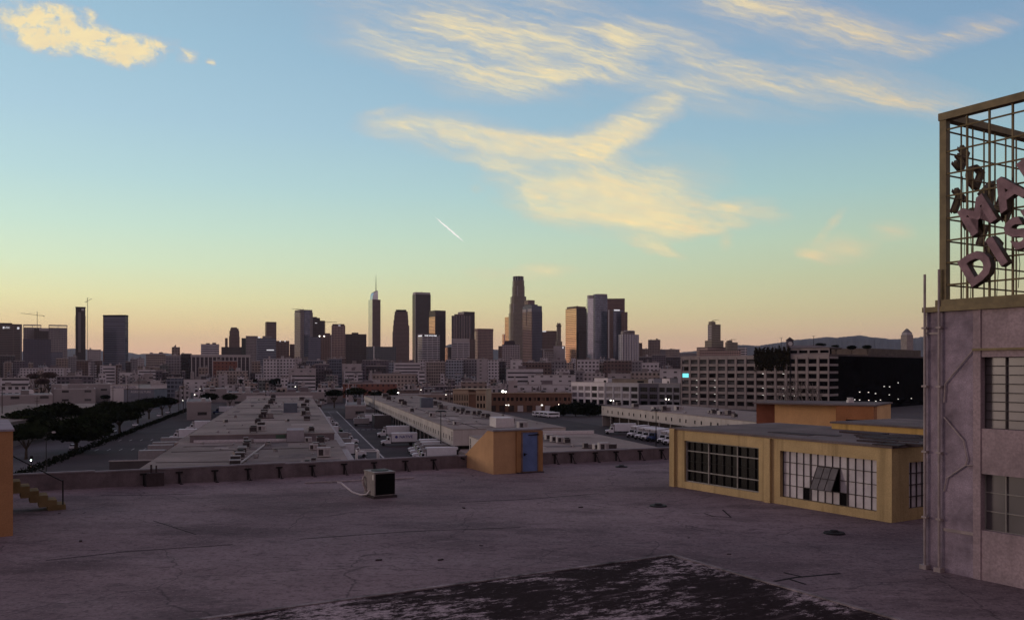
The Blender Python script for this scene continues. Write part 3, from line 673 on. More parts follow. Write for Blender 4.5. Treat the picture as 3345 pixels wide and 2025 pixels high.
sheet('street', O1, -92, -72, -160, 700, .03, M_ROAD)
sheet('street', O1, -300, 300, 330, 350, .026, M_ROAD)
sheet('road', O1, 4.2, 14.5, -130, 300, .034, M_ROAD)
ln = MB()
def stripe(x, y0, y1, w=.22): ln.face([(x-w, y0, 0), (x+w, y0, 0), (x+w, y1, 0), (x-w, y1, 0)])
stripe(4.3, -130, 285); stripe(13.9, -130, 285)
for i in range(34): stripe(9.0, -120+i*12, -115+i*12, .12)
for i in range(12): ln.face([(1+i*2.2, 128, 0), (2.4+i*2.2, 128, 0), (2.4+i*2.2, 129.1, 0), (1+i*2.2, 129.1, 0)])
ln.face([(2, 276, 0), (12, 276, 0), (12, 277.2, 0), (2, 277.2, 0)])
for i in range(9):
    x = -68+i*3.4
    for yy in (92, 55): ln.face([(x, yy, 0), (x+.25, yy, 0), (x+.25, yy+5.5, 0), (x, yy+5.5, 0)])
tag(ln.build('road_markings', M_LINE, None, O1+Vector((0, 0, .06)), RW), kind='structure')

# --- left warehouse
w1 = empty('produce_warehouse', O1, RW, 'long grey-roofed warehouse on the left, its lower near roof right behind the parapet', 'warehouse')
m = MB(); m.box(-35, 0, .0, 295, 0, 7.95); m.build('wall', M_WEND, w1)
m = MB(); m.box(-35.2, .2, -.1, 295.2, 7.953, 8.12); m.build('roof', M_WROOF, w1)
m = MB(); m.box(-37.1, .15, -95, -.12, 0, 6.2); m.build('wall', M_WEND, w1)
m = MB(); m.box(-37.4, .45, -95, -.105, 6.203, 6.36); m.build('low_roof', M_WROOF2, w1)
m = MB(); m.box(-38.6, -35.21, -.09, 240, 5.4, 6.3); m.build('dock_canopy', M_WROOF2, w1)
m = MB()
for i in range(26): m.box(-35.3, -35.205, 3+i*9, 3.3+i*9, 0, 5.4)
m.box(.151, .3, -90, 290, 4.0, 4.3).box(.2, 3.2, -90, -2, 3.9, 4.1).box(.2, 3.2, 2, 290, 4.3, 4.5); m.build('dock_edge', M_POST, w1)
m = MB(); m.box(-34, -11.9, -1.2, -.5, 6.362, 6.95); m.build('skylight_strip', M_PANEW, w1)
m = MB(); m.box(-11.8, -7.6, -3.5, 5, 6.363, 9.2); m.build('stair_house', mat('pale_grey_block', (.27, .245, .26), .9, .15, .5), w1)
m = MB(); m.box(-14.5, -12.2, -.3, -.103, 6.37, 7.9); m.build('green_panel', M_TRUCKGR, w1)
m = MB(); m.box(-36.4, .5, 294.8, 295.5, 6, 8.9); m.build('end_parapet', M_WHITE, w1)
m = MB(); m.box(-13.8, -8.8, 110, 114, 8.13, 11.6); m.build('cooling_box', mat('blue_grey_box', (.10, .11, .135), .8, .2, .6), w1)
m = MB(); m.path([(-16, -4, 6.6), (-19.2, -45, 6.6), (-20.5, -60, 6.6)], .2, 5); m.build('roof_pipe', M_POST, w1)
for (x0, y0, x1, y1) in ((-36, -26, -1, -22), (-36, -48, -19, -50), (-34, 60, -2, 61), (-33, 98, -14, 100), (-28, 22, -20, 22), (-33, 150, -5, 152), (-19, -8, -2, -4), (-35, -13, -24, -12)):
    m = MB(); m.tube((x0, y0, 8.14 if y0 > 0 else 6.38), (x1, y1, 8.14 if y0 > 0 else 6.38), .1, 4); m.build('roof_seam', M_ROOFD, w1)

def dock_house(name, O, rz, label, x1, y0, y1, zb, zt, mark, mark_y, yend=None, nwin=None, pitch=4.6):
    w = empty(name, O, rz, label, 'warehouse')
    m = MB(); m.box(0, .35, y0, y1, zb, zt).box(.36, x1, y0, y0+.35, zb, zt).box(.36, x1, y1-.35, y1, 0, zt).box(x1-.35, x1, y0+.36, y1-.36, 0, zt); m.build('wall', M_WWALL, w)
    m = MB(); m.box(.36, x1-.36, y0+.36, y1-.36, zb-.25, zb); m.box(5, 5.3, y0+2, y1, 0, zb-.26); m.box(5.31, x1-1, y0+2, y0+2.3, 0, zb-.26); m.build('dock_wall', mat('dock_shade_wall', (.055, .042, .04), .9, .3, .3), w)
    m = MB(); m.box(-.12, x1+.1, y0-.1, y1+.1, zt+.003, zt+.14); m.build('roof', M_WROOF, w)
    m = MB(); m.box(-.25, -.003, y0, y1, zb-.02, zb+.28); m.build('lower_band', M_POST, w)
    n = int((y1-y0)/9); b0 = None
    for i in range(n+1):
        y = y0+.3+i*(y1-y0-.6)/n
        if b0 is None: b0 = MB().box(-.16, .16, -.16, .16, 0, zb-.02).build('post', M_POST, w, (.3, y, 0))
        else: part('post', b0, w, (.3, y, 0))
    v0 = None; k = 0; y = y0+1.7
    while y < y1-1.5 and k < 98:
        if v0 is None: v0 = MB().box(-.03, -.004, -.42, .42, -.62, .62).build('window', M_PANED, w, (0, y, zb+1.75))
        else: part('window', v0, w, (0, y, zb+1.75))
        y += (1.0 if k % 2 == 0 else 1.45)*pitch*.82; k += 1
    if mark:
        text('letter_sign', mark, 1.7, M_IRON, w, (-.03, mark_y, zt-1.15), (pi/2, 0, -pi/2), .02)
    return w
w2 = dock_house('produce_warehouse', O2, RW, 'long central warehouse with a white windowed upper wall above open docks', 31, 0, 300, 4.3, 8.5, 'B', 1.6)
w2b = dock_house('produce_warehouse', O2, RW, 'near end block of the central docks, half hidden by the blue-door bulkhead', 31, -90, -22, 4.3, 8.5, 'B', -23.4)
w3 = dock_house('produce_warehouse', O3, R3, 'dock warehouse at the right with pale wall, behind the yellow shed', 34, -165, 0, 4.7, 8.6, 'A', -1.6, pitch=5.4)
m = MB(); m.box(1, 30.9, -21.6, -.05, 0, 3.4); m.build('link_roof', M_WROOF2, w2b)
m = MB(); m.box(12.5, 17.6, 4, 12, 8.645, 11.2); m.build('stair_house', M_WHITE, w2)
m = MB(); m.box(10, 15, 130, 134, 8.645, 12.6); m.build('cooling_box', mat('blue_grey_box', (.10, .11, .135)), w2)
for (x0, y0, x1, y1) in ((7, 2, 7, 260), (2, 20, 12, 21), (4, 60, 13, 62), (8, 100, 22, 101), (3, 140, 9, 140), (15, 48, 28, 49)):
    m = MB(); m.tube((x0, y0, 8.66), (x1, y1, 8.66), .12, 4); m.build('roof_seam', M_ROOFD, w2)
m = MB(); m.box(17, 31, -23.2, -22.6, 8.645, 9.4); m.build('roof_parapet', M_WHITE, w2b)

# --- roof units: four kinds, copied
PROTO = {}
def unit(kind, O, x, y, z, label, group, rz=0.0, s=1.0, r=RW):
    if kind not in PROTO:
        o = empty('rooftop_unit', (0, 0, 0)); PROTO[kind] = o
        if kind == 'box':
            MB().box(-1.1, 1.1, -.8, .8, .25, 1.65).build('cabinet', M_TRUCKG, o); MB().box(-1.0, 1.0, -.83, -.802, .5, 1.5).build('louvre', mat('unit_grille', (.045, .038, .038), .8, .3, 2), o); MB().box(-1.0, 1.0, -.7, .7, 0, .25).build('curb', M_ROOFD, o)
        elif kind == 'fan':
            MB().box(-.9, .9, -.9, .9, .3, 1.5).build('cabinet', M_HVAC, o); MB().cyl(0, 0, 1.5, 1.75, .75, .75, 12).build('fan_ring', M_IRON, o); MB().box(-.8, .8, -.93, -.902, .4, 1.4).build('coil', mat('unit_grille', (.045, .038, .038), .8, .3, 2), o)
            m = MB()
            for a in (-.8, .8):
                for b in (-.8, .8): m.box(a-.05, a+.05, b-.05, b+.05, 0, .3)
            m.build('leg', M_IRON, o)
        elif kind == 'pair':
            m = MB(); m.box(-1.6, -.1, -.9, .9, .2, 1.9).box(.1, 1.6, -.7, .7, .2, 1.4); m.build('cabinet', M_HVAC, o); MB().box(-1.5, -.2, -.93, -.902, .4, 1.7).build('coil', mat('unit_grille', (.045, .038, .038), .8, .3, 2), o); MB().box(-1.8, 1.8, -1, 1, 0, .2).build('curb', M_ROOFD, o)
        elif kind == 'white':
            MB().box(-1.3, 1.3, -1, 1, .15, 1.9).build('cabinet', mat('unit_white', (.36, .33, .32), .7, .2, 1, streak=.3), o); MB().box(-1.0, -.1, -1.03, -1.002, .4, 1.6).build('opening', mat('unit_grille', (.045, .038, .038), .8, .3, 2), o); MB().box(.25, 1.0, -1.03, -1.002, .5, 1.5).build('panel', M_TRUCKG, o)
        else:
            MB().cyl(0, 0, 0, .5, .4, .4, 10).cyl(0, 0, .5, .9, .7, .5, 10).build('cowl', M_TRUCKG, o); MB().box(-.8, .8, .5, .62, .1, .22).build('duct', M_ROOFD, o)
        first = True
    else: first = False
    o = PROTO[kind] if first else copy_tree(PROTO[kind])
    o.location = loc(O, x, y, z, r); o.rotation_euler.z = r+rz; o.scale = (s, s, s)
    return tag(o, label, 'rooftop unit', group)
NUM = 'first second third fourth fifth sixth seventh eighth ninth tenth eleventh twelfth thirteenth fourteenth fifteenth sixteenth seventeenth eighteenth nineteenth twentieth'.split()
def prow(pts, z, O, where, r=RW):
    """units given by the pixel of their foot"""
    for i, (xp, yp, kind, s) in enumerate(pts):
        p = onz(xp, yp, z)-O; x = p.x*cos(r)+p.y*sin(r); y = -p.x*sin(r)+p.y*cos(r)
        unit(kind, O, x, y, z, where.format({'box': 'grey cabinet', 'fan': 'dark fan unit', 'pair': 'double cabinet', 'white': 'white box', 'cowl': 'round cowl'}[kind]+', '+NUM[i]), 'air conditioners and vents on the warehouse roofs', random.uniform(-.1, .1), s*.74, r)
random.seed(5)
rowA = [(768, 1528, 'box', 1.25), (769, 1512, 'box', 1.2), (784, 1500, 'box', 1.2), (786, 1492, 'fan', 1.2), (790, 1483, 'box', 1.2), (792, 1476, 'box', 1.1), (806, 1463, 'fan', 1.2), (808, 1455, 'box', 1.1), (812, 1446, 'pair', 1.0), (816, 1440, 'box', 1.2)]
prow(rowA, 6.36, O1, '{} from the near end, central row, low left warehouse roof')
prow([(1043, 1468, 'pair', 1.2), (1025, 1470, 'white', 1.0), (1047, 1449, 'fan', 1.5), (1058, 1492, 'white', 1.4), (1007, 1444, 'white', .9), (1003, 1520, 'fan', .8), (1025, 1506, 'box', .6), (1068, 1440, 'cowl', 1.2)], 6.36, O1, '{} in the cluster at the right of the low left warehouse roof')
prow([(828, 1413, 'fan', 1.4), (854, 1408, 'white', 1.1), (853, 1396, 'box', 1.3), (843, 1384, 'fan', 1.3), (872, 1366, 'pair', 1.7), (853, 1367, 'fan', 1.2), (863, 1352, 'box', 1.5), (868, 1342, 'fan', 1.4), (874, 1334, 'box', 1.4), (884, 1322, 'fan', 1.8), (891, 1313, 'box', 1.6), (893, 1304, 'fan', 2.0)], 8.12, O1, '{} from the near end, middle row, upper left warehouse roof')
prow([(1017, 1411, 'fan', 1.1), (1014, 1401, 'cowl', 1.2), (1003, 1373, 'box', 1.3), (999, 1357, 'pair', 1.3), (1003, 1344, 'fan', 1.4), (992, 1330, 'box', 1.5), (1003, 1318, 'fan', 1.6), (985, 1308, 'box', 1.6), (1010, 1310, 'cowl', 1.8)], 8.12, O1, '{} from the near end, right row, upper left warehouse roof')
prow([(1706, 1399, 'white', 1.3), (1670, 1381, 'box', 1.2), (1642, 1381, 'fan', 1.4), (1615, 1377, 'pair', 1.0), (1593, 1366, 'fan', 1.2), (1580, 1362, 'box', 1.1), (1566, 1357, 'fan', 1.3), (1554, 1354, 'pair', 1.0), (1527, 1352, 'box', 1.1), (1512, 1347, 'fan', 1.3), (1500, 1346, 'pair', 1.0), (1485, 1343, 'fan', 1.2), (1447, 1336, 'pair', 1.4), (1437, 1330, 'fan', 1.4), (1428, 1324, 'pair', 1.5), (1412, 1322, 'fan', 1.4)], 8.64, O2, '{} from the near end, long row, central warehouse roof')
prow([(1468, 1379, 'cowl', 1.3), (1490, 1388, 'white', .8), (1412, 1361, 'white', 1.0), (1395, 1350, 'cowl', 1.2), (1346, 1346, 'fan', 1.1), (1310, 1316, 'box', 1.6), (1320, 1324, 'fan', 1.6), (1270, 1308, 'fan', 1.8), (1258, 1299, 'box', 2.0)], 8.64, O2, '{} near the white wall edge of the central warehouse roof')
prow([(1794, 1437, 'white', .95), (1812, 1443, 'white', .95), (1832, 1446, 'white', .95), (1852, 1449, 'fan', 1.0), (1920, 1464, 'pair', .8), (1873, 1459, 'cowl', .8), (1972, 1471, 'white', 1.1), (1997, 1471, 'box', 1.1), (1950, 1468, 'white', .8)], 8.64, O2, '{} from the left, roof right of the blue-door bulkhead')
prow([(2140, 1343, 'white', 1.3), (2175, 1342, 'pair', 1.4), (2215, 1341, 'white', 1.3), (2020, 1325, 'fan', 1.4), (2075, 1332, 'box', 1.5), (2330, 1353, 'fan', 1.3), (2355, 1355, 'white', 1.0), (2385, 1356, 'pair', 1.3), (2400, 1364, 'fan', 1.1), (2320, 1350, 'box', 1.0), (2240, 1350, 'cowl', 1.1)], 8.74, O3, '{} in the scatter on the right dock warehouse roof', R3)

# patches and small clutter on the big roofs
random.seed(23)
def patches(parent, x0, x1, y0, y1, z, n):
    for i in range(n):
        x = random.uniform(x0, x1-5); y = random.uniform(y0, y1-8); w = random.uniform(2, 9); h = random.uniform(3, 16)
        m = MB(); m.prism([(x, y), (min(x+w, x1), y+random.uniform(-.3, .3)), (min(x+w, x1), y+h), (x, y+h)], z, z+.006+i*.0015)
        m.build('roof_patch', random.choice((M_ROOFG, M_ROOFG, M_WROOF2, mat('pale_patch', (.30, .245, .23), .92, .25, .2), mat('dark_patch', (.13, .10, .098), .92, .3, .2))), parent)
patches(w1, -34, -1, 3, 280, 8.125, 26); patches(w1, -36, -1, -88, -6, 6.365, 16); patches(w2, 1, 30, 3, 290, 8.645, 24); patches(w2b, 1, 30, -88, -26, 8.645, 8)
def scatter(O, x0, x1, y0, y1, z, n, where, r=RW):
    for i in range(n):
        unit(random.choice(('cowl', 'cowl', 'fan', 'box')), O, random.uniform(x0, x1), random.uniform(y0, y1), z, 'small vent or unit scattered on '+where, 'small vents scattered on '+where, random.uniform(0, 3), random.uniform(.3, .6), r)
scatter(O1, -33, -2, 5, 270, 8.12, 26, 'the upper left warehouse roof'); scatter(O1, -35, -2, -80, -5, 6.36, 14, 'the low left warehouse roof'); scatter(O2, 2, 29, 5, 270, 8.64, 24, 'the central warehouse roof'); scatter(O3, 3, 30, -150, -4, 8.74, 12, 'the right dock warehouse roof', R3)
# --- trucks
def truck(kind):
    """box truck standing along +x, cab in front; kind: white, navy, green cab colour; trailer: no cab"""
    o = empty('semi_trailer' if kind == 'trailer' else 'box_truck', (0, 0, 0))
    bl = 13.0 if kind == 'trailer' else 8.2
    m = MB(); m.box(-bl, 0, -1.25, 1.25, 1.15, 4.0)
    for i in range(int(bl)): m.box(-bl+i+.45, -bl+i+.52, -1.275, 1.275, 1.2, 3.95)
    m.build('cargo_box', M_TRUCKG if kind in ('trailer', 'grey') else M_TRUCKW, o)
    m = MB(); m.box(-bl, .1 if kind == 'trailer' else 3.2, -.5, .5, .75, 1.14).box(-bl-.02, -bl+.1, -1.2, 1.2, .55, .7); m.build('chassis', M_IRON, o)
    ws = [-bl+1.2, -bl+2.4] if kind == 'trailer' else [-bl+2.0, 2.6]
    b0 = None
    for x in ws:
        for y in (-1.0, 1.0):
            if b0 is None:
                m = MB(); m.tube((0, -.22, 0), (0, .22, 0), .5, 14); b0 = m.build('wheel', M_TYRE, o, (x, y, .5))
            else: part('wheel', b0, o, (x, y, .5))
    if kind == 'trailer':
        MB().box(-1.6, -1.4, -.9, -.75, 0, 1.14).box(-1.6, -1.4, .75, .9, 0, 1.14).build('landing_leg', M_IRON, o)
        return o
    cm = {'navy': M_TRUCKB, 'green': M_TRUCKGR}.get(kind, M_TRUCKW)
    m = MB(); m.profile([(.25, .7), (1.75, .7), (1.75, 1.75), (1.35, 2.75), (.35, 2.8), (.25, 2.6)], -1.1, 1.1)
    m.profile([(1.76, .6), (3.3, .6), (3.3, 1.35), (2.9, 1.6), (1.76, 1.74)], -.95, .95); c = m.build('cab', cm, o)
    m = MB(); m.face([(1.745, -.95, 1.86), (1.40, -.9, 2.68), (1.40, .9, 2.68), (1.745, .95, 1.86)])
    m.prism([(1.75, -.95), (1.77, -.95), (1.77, .95), (1.75, .95)], 1.84, 2.66, top=[(1.40, -.9), (1.42, -.9), (1.42, .9), (1.40, .9)])
    m.box(.6, 1.3, -1.115, -1.101, 1.8, 2.5).box(.6, 1.3, 1.101, 1.115, 1.8, 2.5); m.build('windscreen', M_PANED, c)
    MB().box(3.301, 3.36, -.6, .6, .8, 1.3).box(3.3, 3.5, -1.1, 1.1, .5, .75).build('grille', M_IRON, c)
    MB().box(.1, 1.0, -.9, .9, 2.9, 3.7).build('cooling_unit', M_TRUCKG, o)
    return o
TP = {}
def put_truck(kind, O, x, y, rz, label, group, r=RW):
    if kind == 'lettered': o = TP[kind]
    elif kind not in TP: TP[kind] = o = truck(kind)
    else: o = copy_tree(TP[kind])
    o.location = loc(O, x, y, .07, r); o.rotation_euler.z = r+rz
    return tag(o, label, 'trailer' if kind == 'trailer' else 'truck', group)
G1, G2, G3 = 'trucks backed up to the central docks', 'trucks and trailers along the left warehouse', 'trucks parked before the right docks'
def pput(kind, xp, yp, O, r, rz, label, group):
    p = onz(xp, yp, 0)-O; return put_truck(kind, O, p.x*cos(r)+p.y*sin(r), -p.x*sin(r)+p.y*cos(r), rz, label, group, r)
# cabs face the road on the left (local -x): rotate half a turn; foot pixel is under the front of the box
TP['lettered'] = truck('white'); nt = pput('lettered', 1278, 1455, O2, RW, pi, 'white box truck with blue lettering on its side at the central docks', G1)
text('lettering', 'NATIVE', 1.25, mat('blue_lettering', (.05, .05, .20), .6, .1, 1), nt, (-4.6, 1.29, 2.75), (pi/2, 0, pi), .01, font_bold=.02)
m = MB(); m.cyl(0, 0, 0, .02, .45, .45, 14); e = m.build('emblem', mat('blue_lettering', (.05, .05, .2)), nt, (-1.5, 1.29, 2.75)); e.rotation_euler = (pi/2, 0, pi)
pput('white', 1262, 1428, O2, RW, pi, 'white truck parked just behind the truck with blue lettering', G1)
for i, (xp, yp, k) in enumerate(((1392, 1512, 'white'), (1385, 1500, 'grey'), (1377, 1489, 'white'), (1370, 1480, 'white'))):
    pput(k, xp, yp, O2, RW, pi, ('nearest white truck of the four just behind the parapet, left of the bulkhead', 'second truck of the four behind the parapet, with a grey box', 'third truck of the four behind the parapet left of the bulkhead', 'farthest of the four trucks behind the parapet left of the bulkhead')[i], G1)
for i, (xp, yp, k) in enumerate(((1172, 1362, 'grey'), (1162, 1356, 'white'), (1178, 1379, 'grey'), (1192, 1384, 'white'))):
    pput(k, xp, yp, O2, RW, pi, ('grey box truck in the far group at the central docks', 'farthest white truck at the central docks', 'grey truck behind the small white trailer at the far docks', 'truck right beside the dark dock enclosure')[i], G1)
pput('trailer', 1206, 1391, O2, RW, 0, 'short grey trailer in front of the far truck group at the central docks', G1).scale = (.5, 1, .85)
e = empty('dock_enclosure', onz(1223, 1398), RW, 'plain grey walled dock enclosure beside the central warehouse', 'wall')
MB().box(0, 7.0, 0, .3, 0, 5.2).box(0, .3, .31, 12, 0, 5.2).build('wall', mat('dark_grey_wall', (.075, .066, .066), .9, .2, .3), e)
MB().box(-.1, 7.1, -.1, .4, 5.203, 5.32).box(-.1, .4, .41, 12, 5.203, 5.31).build('coping', M_POST, e)
for i, (xp, yp, k) in enumerate(((1157, 1494, 'white'), (1147, 1468, 'trailer'), (1137, 1452, 'grey'), (1105, 1428, 'green'), (1093, 1408, 'trailer'), (1079, 1392, 'white'))):
    o = pput(k, xp, yp, O1, RW, 0, ('nearest white box truck at the right side of the left warehouse', 'trailer behind the nearest white truck, left of the road', 'grey box truck on the left of the road behind a trailer', 'truck with a green cab on the left of the road', 'trailer behind the green-cabbed truck', 'farthest truck on the left of the road')[i], G2)
for i, (xp, yp, k) in enumerate(((542, 1512, 'trailer'), (566, 1492, 'trailer'), (578, 1481, 'trailer'), (600, 1464, 'trailer'))):
    pput(k, xp, yp, O1, RW, 0, ('nearest long trailer in the left yard beside the low warehouse roof', 'second long trailer from the parapet in the left yard', 'third long trailer from the parapet in the left yard', 'farthest of the four long trailers in the left yard')[i], G2)
pput('white', 585, 1440, O1, RW, pi, 'white truck nose-out under the left warehouse canopy', G2)
pput('white', 636, 1408, O1, RW, pi, 'box truck parked far back at the left warehouse canopy', G2)
pput('navy', 716, 1352, O1, RW, pi, 'navy cabbed truck at the far left corner of the left warehouse', G2)
p = onz(2006, 1418)
put_truck('white', O3, *(lambda q: (q.x*cos(R3)+q.y*sin(R3), -q.x*sin(R3)+q.y*cos(R3)))(p-O3), pi+radians(-14), 'large white box truck standing alone before the right docks', G3, R3)
for i, (xp, yp, k) in enumerate(((2072, 1428, 'white'), (2098, 1434, 'white'), (2118, 1438, 'white'), (2138, 1441, 'navy'), (2172, 1447, 'white'), (2192, 1452, 'white'))):
    pput(k, xp, yp, O3, R3, pi+radians(32), ('first white truck from the left in the row before the right docks', 'second white truck from the left in the row before the right docks', 'third white truck in the row before the right docks, left of the navy one', 'navy truck in the row of white trucks before the right docks', 'white truck just right of the navy truck', 'white truck closest to the yellow shed')[i], G3)
# buses
bs = empty('minibus', (0, 0, 0))
m = MB(); m.profile([(-3.6, .5), (3.2, .5), (3.6, 1.1), (3.4, 2.7), (-3.5, 2.75), (-3.6, 2.4)], -1.15, 1.15); m.build('body', M_TRUCKW, bs)
m = MB(); m.box(3.2, 3.6, -1, 1, 1.7, 2.4).box(-3.1, 2.8, -1.17, -1.151, 1.6, 2.3).box(-3.1, 2.8, 1.151, 1.17, 1.6, 2.3); m.build('window', M_PANED, bs)
b0 = None
for x in (-2.2, 2.2):
    for y in (-1, 1):
        if b0 is None: b0 = MB().tube((0, -.18, 0), (0, .18, 0), .42, 12).build('wheel', M_TYRE, bs, (x, y, .42))
        else: part('wheel', b0, bs, (x, y, .42))
for i, (xp, yp) in enumerate(((1761, 1360), (1776, 1361), (1790, 1362), (1804, 1364))):
    o = bs if i == 0 else copy_tree(bs)
    o.location = onz(xp, yp, .05); o.rotation_euler.z = pi+.5
    tag(o, ('leftmost white minibus of the four by the dark shrubs', 'second white minibus from the left by the dark shrubs', 'third white minibus from the left by the dark shrubs', 'rightmost white minibus, closest to the dark shrubs')[i], 'minibus', 'white minibuses parked side by side')
# cars
cr = empty('parked_car', (0, 0, 0)); m = MB(); m.profile([(-2.1, .35), (2.1, .35), (2.15, .75), (1.2, .95), (-1.95, 1.0), (-2.15, .8)], -.85, .85); m.build('body', M_TRUCKW, cr)
m = MB(); m.profile([(-1.7, 1.0), (1.0, .96), (.4, 1.42), (-1.2, 1.45)], -.75, .75); m.build('cabin', M_PANED, cr)
m = MB(); m.box(-1.15, .35, -.7, .7, 1.44, 1.48); m.build('car_roof', M_TRUCKW, cr)
b0 = None
for x in (-1.35, 1.35):
    for y in (-.78, .78):
        if b0 is None: b0 = MB().tube((0, -.1, 0), (0, .1, 0), .33, 12).build('wheel', M_TYRE, cr, (x, y, .33))
        else: part('wheel', b0, cr, (x, y, .33))
for i, (xp, yp, lab) in enumerate(((371, 1412, 'white car on the street between the left tree row and the hedge'), (241, 1466, 'pale car half hidden behind the nearest street tree trunk'), (442, 1392, 'light car on the street beyond the middle street trees'), (520, 1360, 'small white car far along the street past the tree row'), (1905, 1352, 'white car parked at the foot of the dark shrubs'), (548, 1350, 'pale car near the bright street lamps at the end of the tree row'))):
    o = cr if i == 0 else copy_tree(cr); o.location = onz(xp, yp, .06); o.rotation_euler.z = RW+pi/2 if i != 4 else .3; tag(o, lab, 'car', 'cars on the left street and by the shrubs')
# low walls and hedges of the left yard
hd = MB(); random.seed(2)
for i in range(5200):
    y = random.uniform(-60, 330); x = -70.5+random.gauss(0, .55); z = random.uniform(.1, 1.5); s = random.uniform(.18, .4); a = random.uniform(0, pi); b = random.uniform(-.6, .6)
    hd.face([(x-s*cos(a), y-s*sin(a), z-s*.5+b*.2), (x+s*cos(a), y+s*sin(a), z-s*.4), (x+s*.5*cos(a+b), y+s*.5*sin(a+b), z+s)])
tag(hd.build('hedge', M_LEAF2, None, O1, RW), 'long dark clipped hedge between the left yard and the tree-lined street', 'hedge')
yw = MB(); yw.box(0, 9.5, 0, .3, 0, 2.7).box(0, .3, .31, 6, 0, 2.7); yo = empty('yard_wall', onz(357, 1545), RW, 'low grey yard wall with a pale top, between the parapet and the nearest trailer', 'wall'); yo.location.z = 0
yw.build('wall_body', mat('dark_grey_wall', (.075, .066, .066)), yo); MB().box(-.1, 9.6, -.1, .4, 2.703, 2.95).build('coping', M_POST, yo)
lf = empty('ladder_frame', onz(1167, 1525, 6.36), RW, 'white pipe frame with a ladder standing at the near edge of the road', 'frame'); lf.location.z = 0
m = MB()
for x in (0, 4.0):
    for y in (0, 3.5): m.tube((x, y, 0), (x, y, 9.2), .09, 5)
m.tube((0, 0, 9.2), (4, 0, 9.2), .09, 5).tube((0, 3.5, 9.2), (4, 3.5, 9.2), .09, 5).tube((0, 0, 6.2), (4, 0, 6.2), .12, 5).tube((0, 0, 9.2), (0, 3.5, 9.2), .09, 5).tube((4, 0, 9.2), (4, 3.5, 9.2), .09, 5); m.build('frame', M_WHITE, lf)
# lamp posts and poles
def mast(name, p, h, label, cat, kind, r=.1, rz=0.0, group=None, lamp=True, lr=None):
    o = empty(name, (p.x, p.y, 0), rz, label, cat, group)
    MB().cyl(0, 0, 0, h, r*1.3, r*.8, 7).build('pole', M_WOOD if kind == 'utility' else M_IRON, o)
    if kind == 'utility':
        MB().box(-1.3, 1.3, -.06, .06, h-.9, h-.75).box(-1.0, 1.0, -.06, .06, h-2.1, h-1.95).build('crossarm', M_WOOD, o)
        m = MB()
        for x in (-1.2, -.5, .5, 1.2): m.cyl(x, 0, h-.75, h-.5, .06, .05, 6)
        m.build('insulator', M_POST, o)
    elif kind == 'disc':
        MB().cyl(0, 0, h, h+.35, 1.6, 1.2, 14).build('lamp_ring', M_IRON, o)
        m = MB()
        for i in range(6): a = i*pi/3; m.box(1.5*cos(a)-.25, 1.5*cos(a)+.25, 1.5*sin(a)-.25, 1.5*sin(a)+.25, h-.4, h+.02)
        m.build('lamp_head', M_POST, o)
    elif kind == 'flood':
        k = lr or .5
        MB().tube((-.8, 0, h), (.8, 0, h), .07, 5).build('arm', M_IRON, o)
        MB().sphere(-.75, -.1, h+.1, k, k*.5, k*.8).build('lamp', E_LAMP, o)
        MB().sphere(.8, -.1, h-.1, k*.6, k*.4, k*.6).build('lamp', E_LAMP, o)
    elif kind == 'street':
        k = lr or .35
        MB().path([(0, 0, h-.2), (.5, 0, h+.1), (1.6, 0, h+.15)], .06, 5).build('arm', M_IRON, o)
        MB().sphere(1.7, 0, h+.02, k*1.3, k, k*.7).build('lamp', E_LAMP if lamp else M_POST, o)
    return o
def pm(name, xp, yt, yb, label, cat, kind, zb=0.0, **kw):
    p = onz(xp, yb, zb); h = HC-(yt-HY)/F*p.y
    return mast(name, p, h, label, cat, kind, **kw)
GU = 'wooden utility poles in the left blocks'
for xp, yt, yb, lab in ((7, 1267, 1420, 'dark utility pole at the left border above the orange penthouse'), (121, 1295, 1385, 'utility pole behind the nearest street trees'), (369, 1262, 1360, 'utility pole beside the white shop roofs, left of the middle trees'), (417, 1256, 1362, 'utility pole rising over the middle street trees'), (454, 1234, 1348, 'tall utility pole over the far street trees'), (599, 1250, 1352, 'tallest utility pole, at the street corner by the bright lamps'), (583, 1275, 1340, 'short utility pole left of the street corner'), (867, 1270, 1322, 'utility pole behind the far end of the left warehouse'), (971, 1240, 1306, 'utility pole right of the round trees behind the left warehouse'), (1510, 1258, 1350, 'utility pole with crossarms in front of the cream corner building'), (1471, 1228, 1330, 'tall utility pole left of the cream corner building'), (1465, 1235, 1335, 'thin utility pole at the far end of the central warehouse')):
    pm('utility_pole', xp, yt, yb, lab, 'utility pole', 'utility', group=GU, r=.16)
pm('light_mast', 1440, 1344, 1490, 'tall mast with a disc of floodlights standing in front of the central warehouse', 'light mast', 'disc', r=.13)
pm('light_mast', 2143, 1340, 1466, 'tall disc-topped light mast among the trucks at the right docks', 'light mast', 'disc', r=.13)
pm('light_mast', 1223, 1276, 1390, 'thin light mast by the dark dock enclosure', 'light mast', 'disc', r=.1).scale = (.7, .7, 1)
pm('street_lamp', 151, 1412, 1560, 'unlit street lamp in front of the nearest street trees', 'street lamp', 'street', lamp=False, r=.09)
pm('street_lamp', 1647, 1279, 1352, 'twin floodlight pole shining before the brown brick market', 'street lamp', 'flood', r=.12, lr=.8)
GL = 'lit street lamps in the blocks beyond the warehouses'
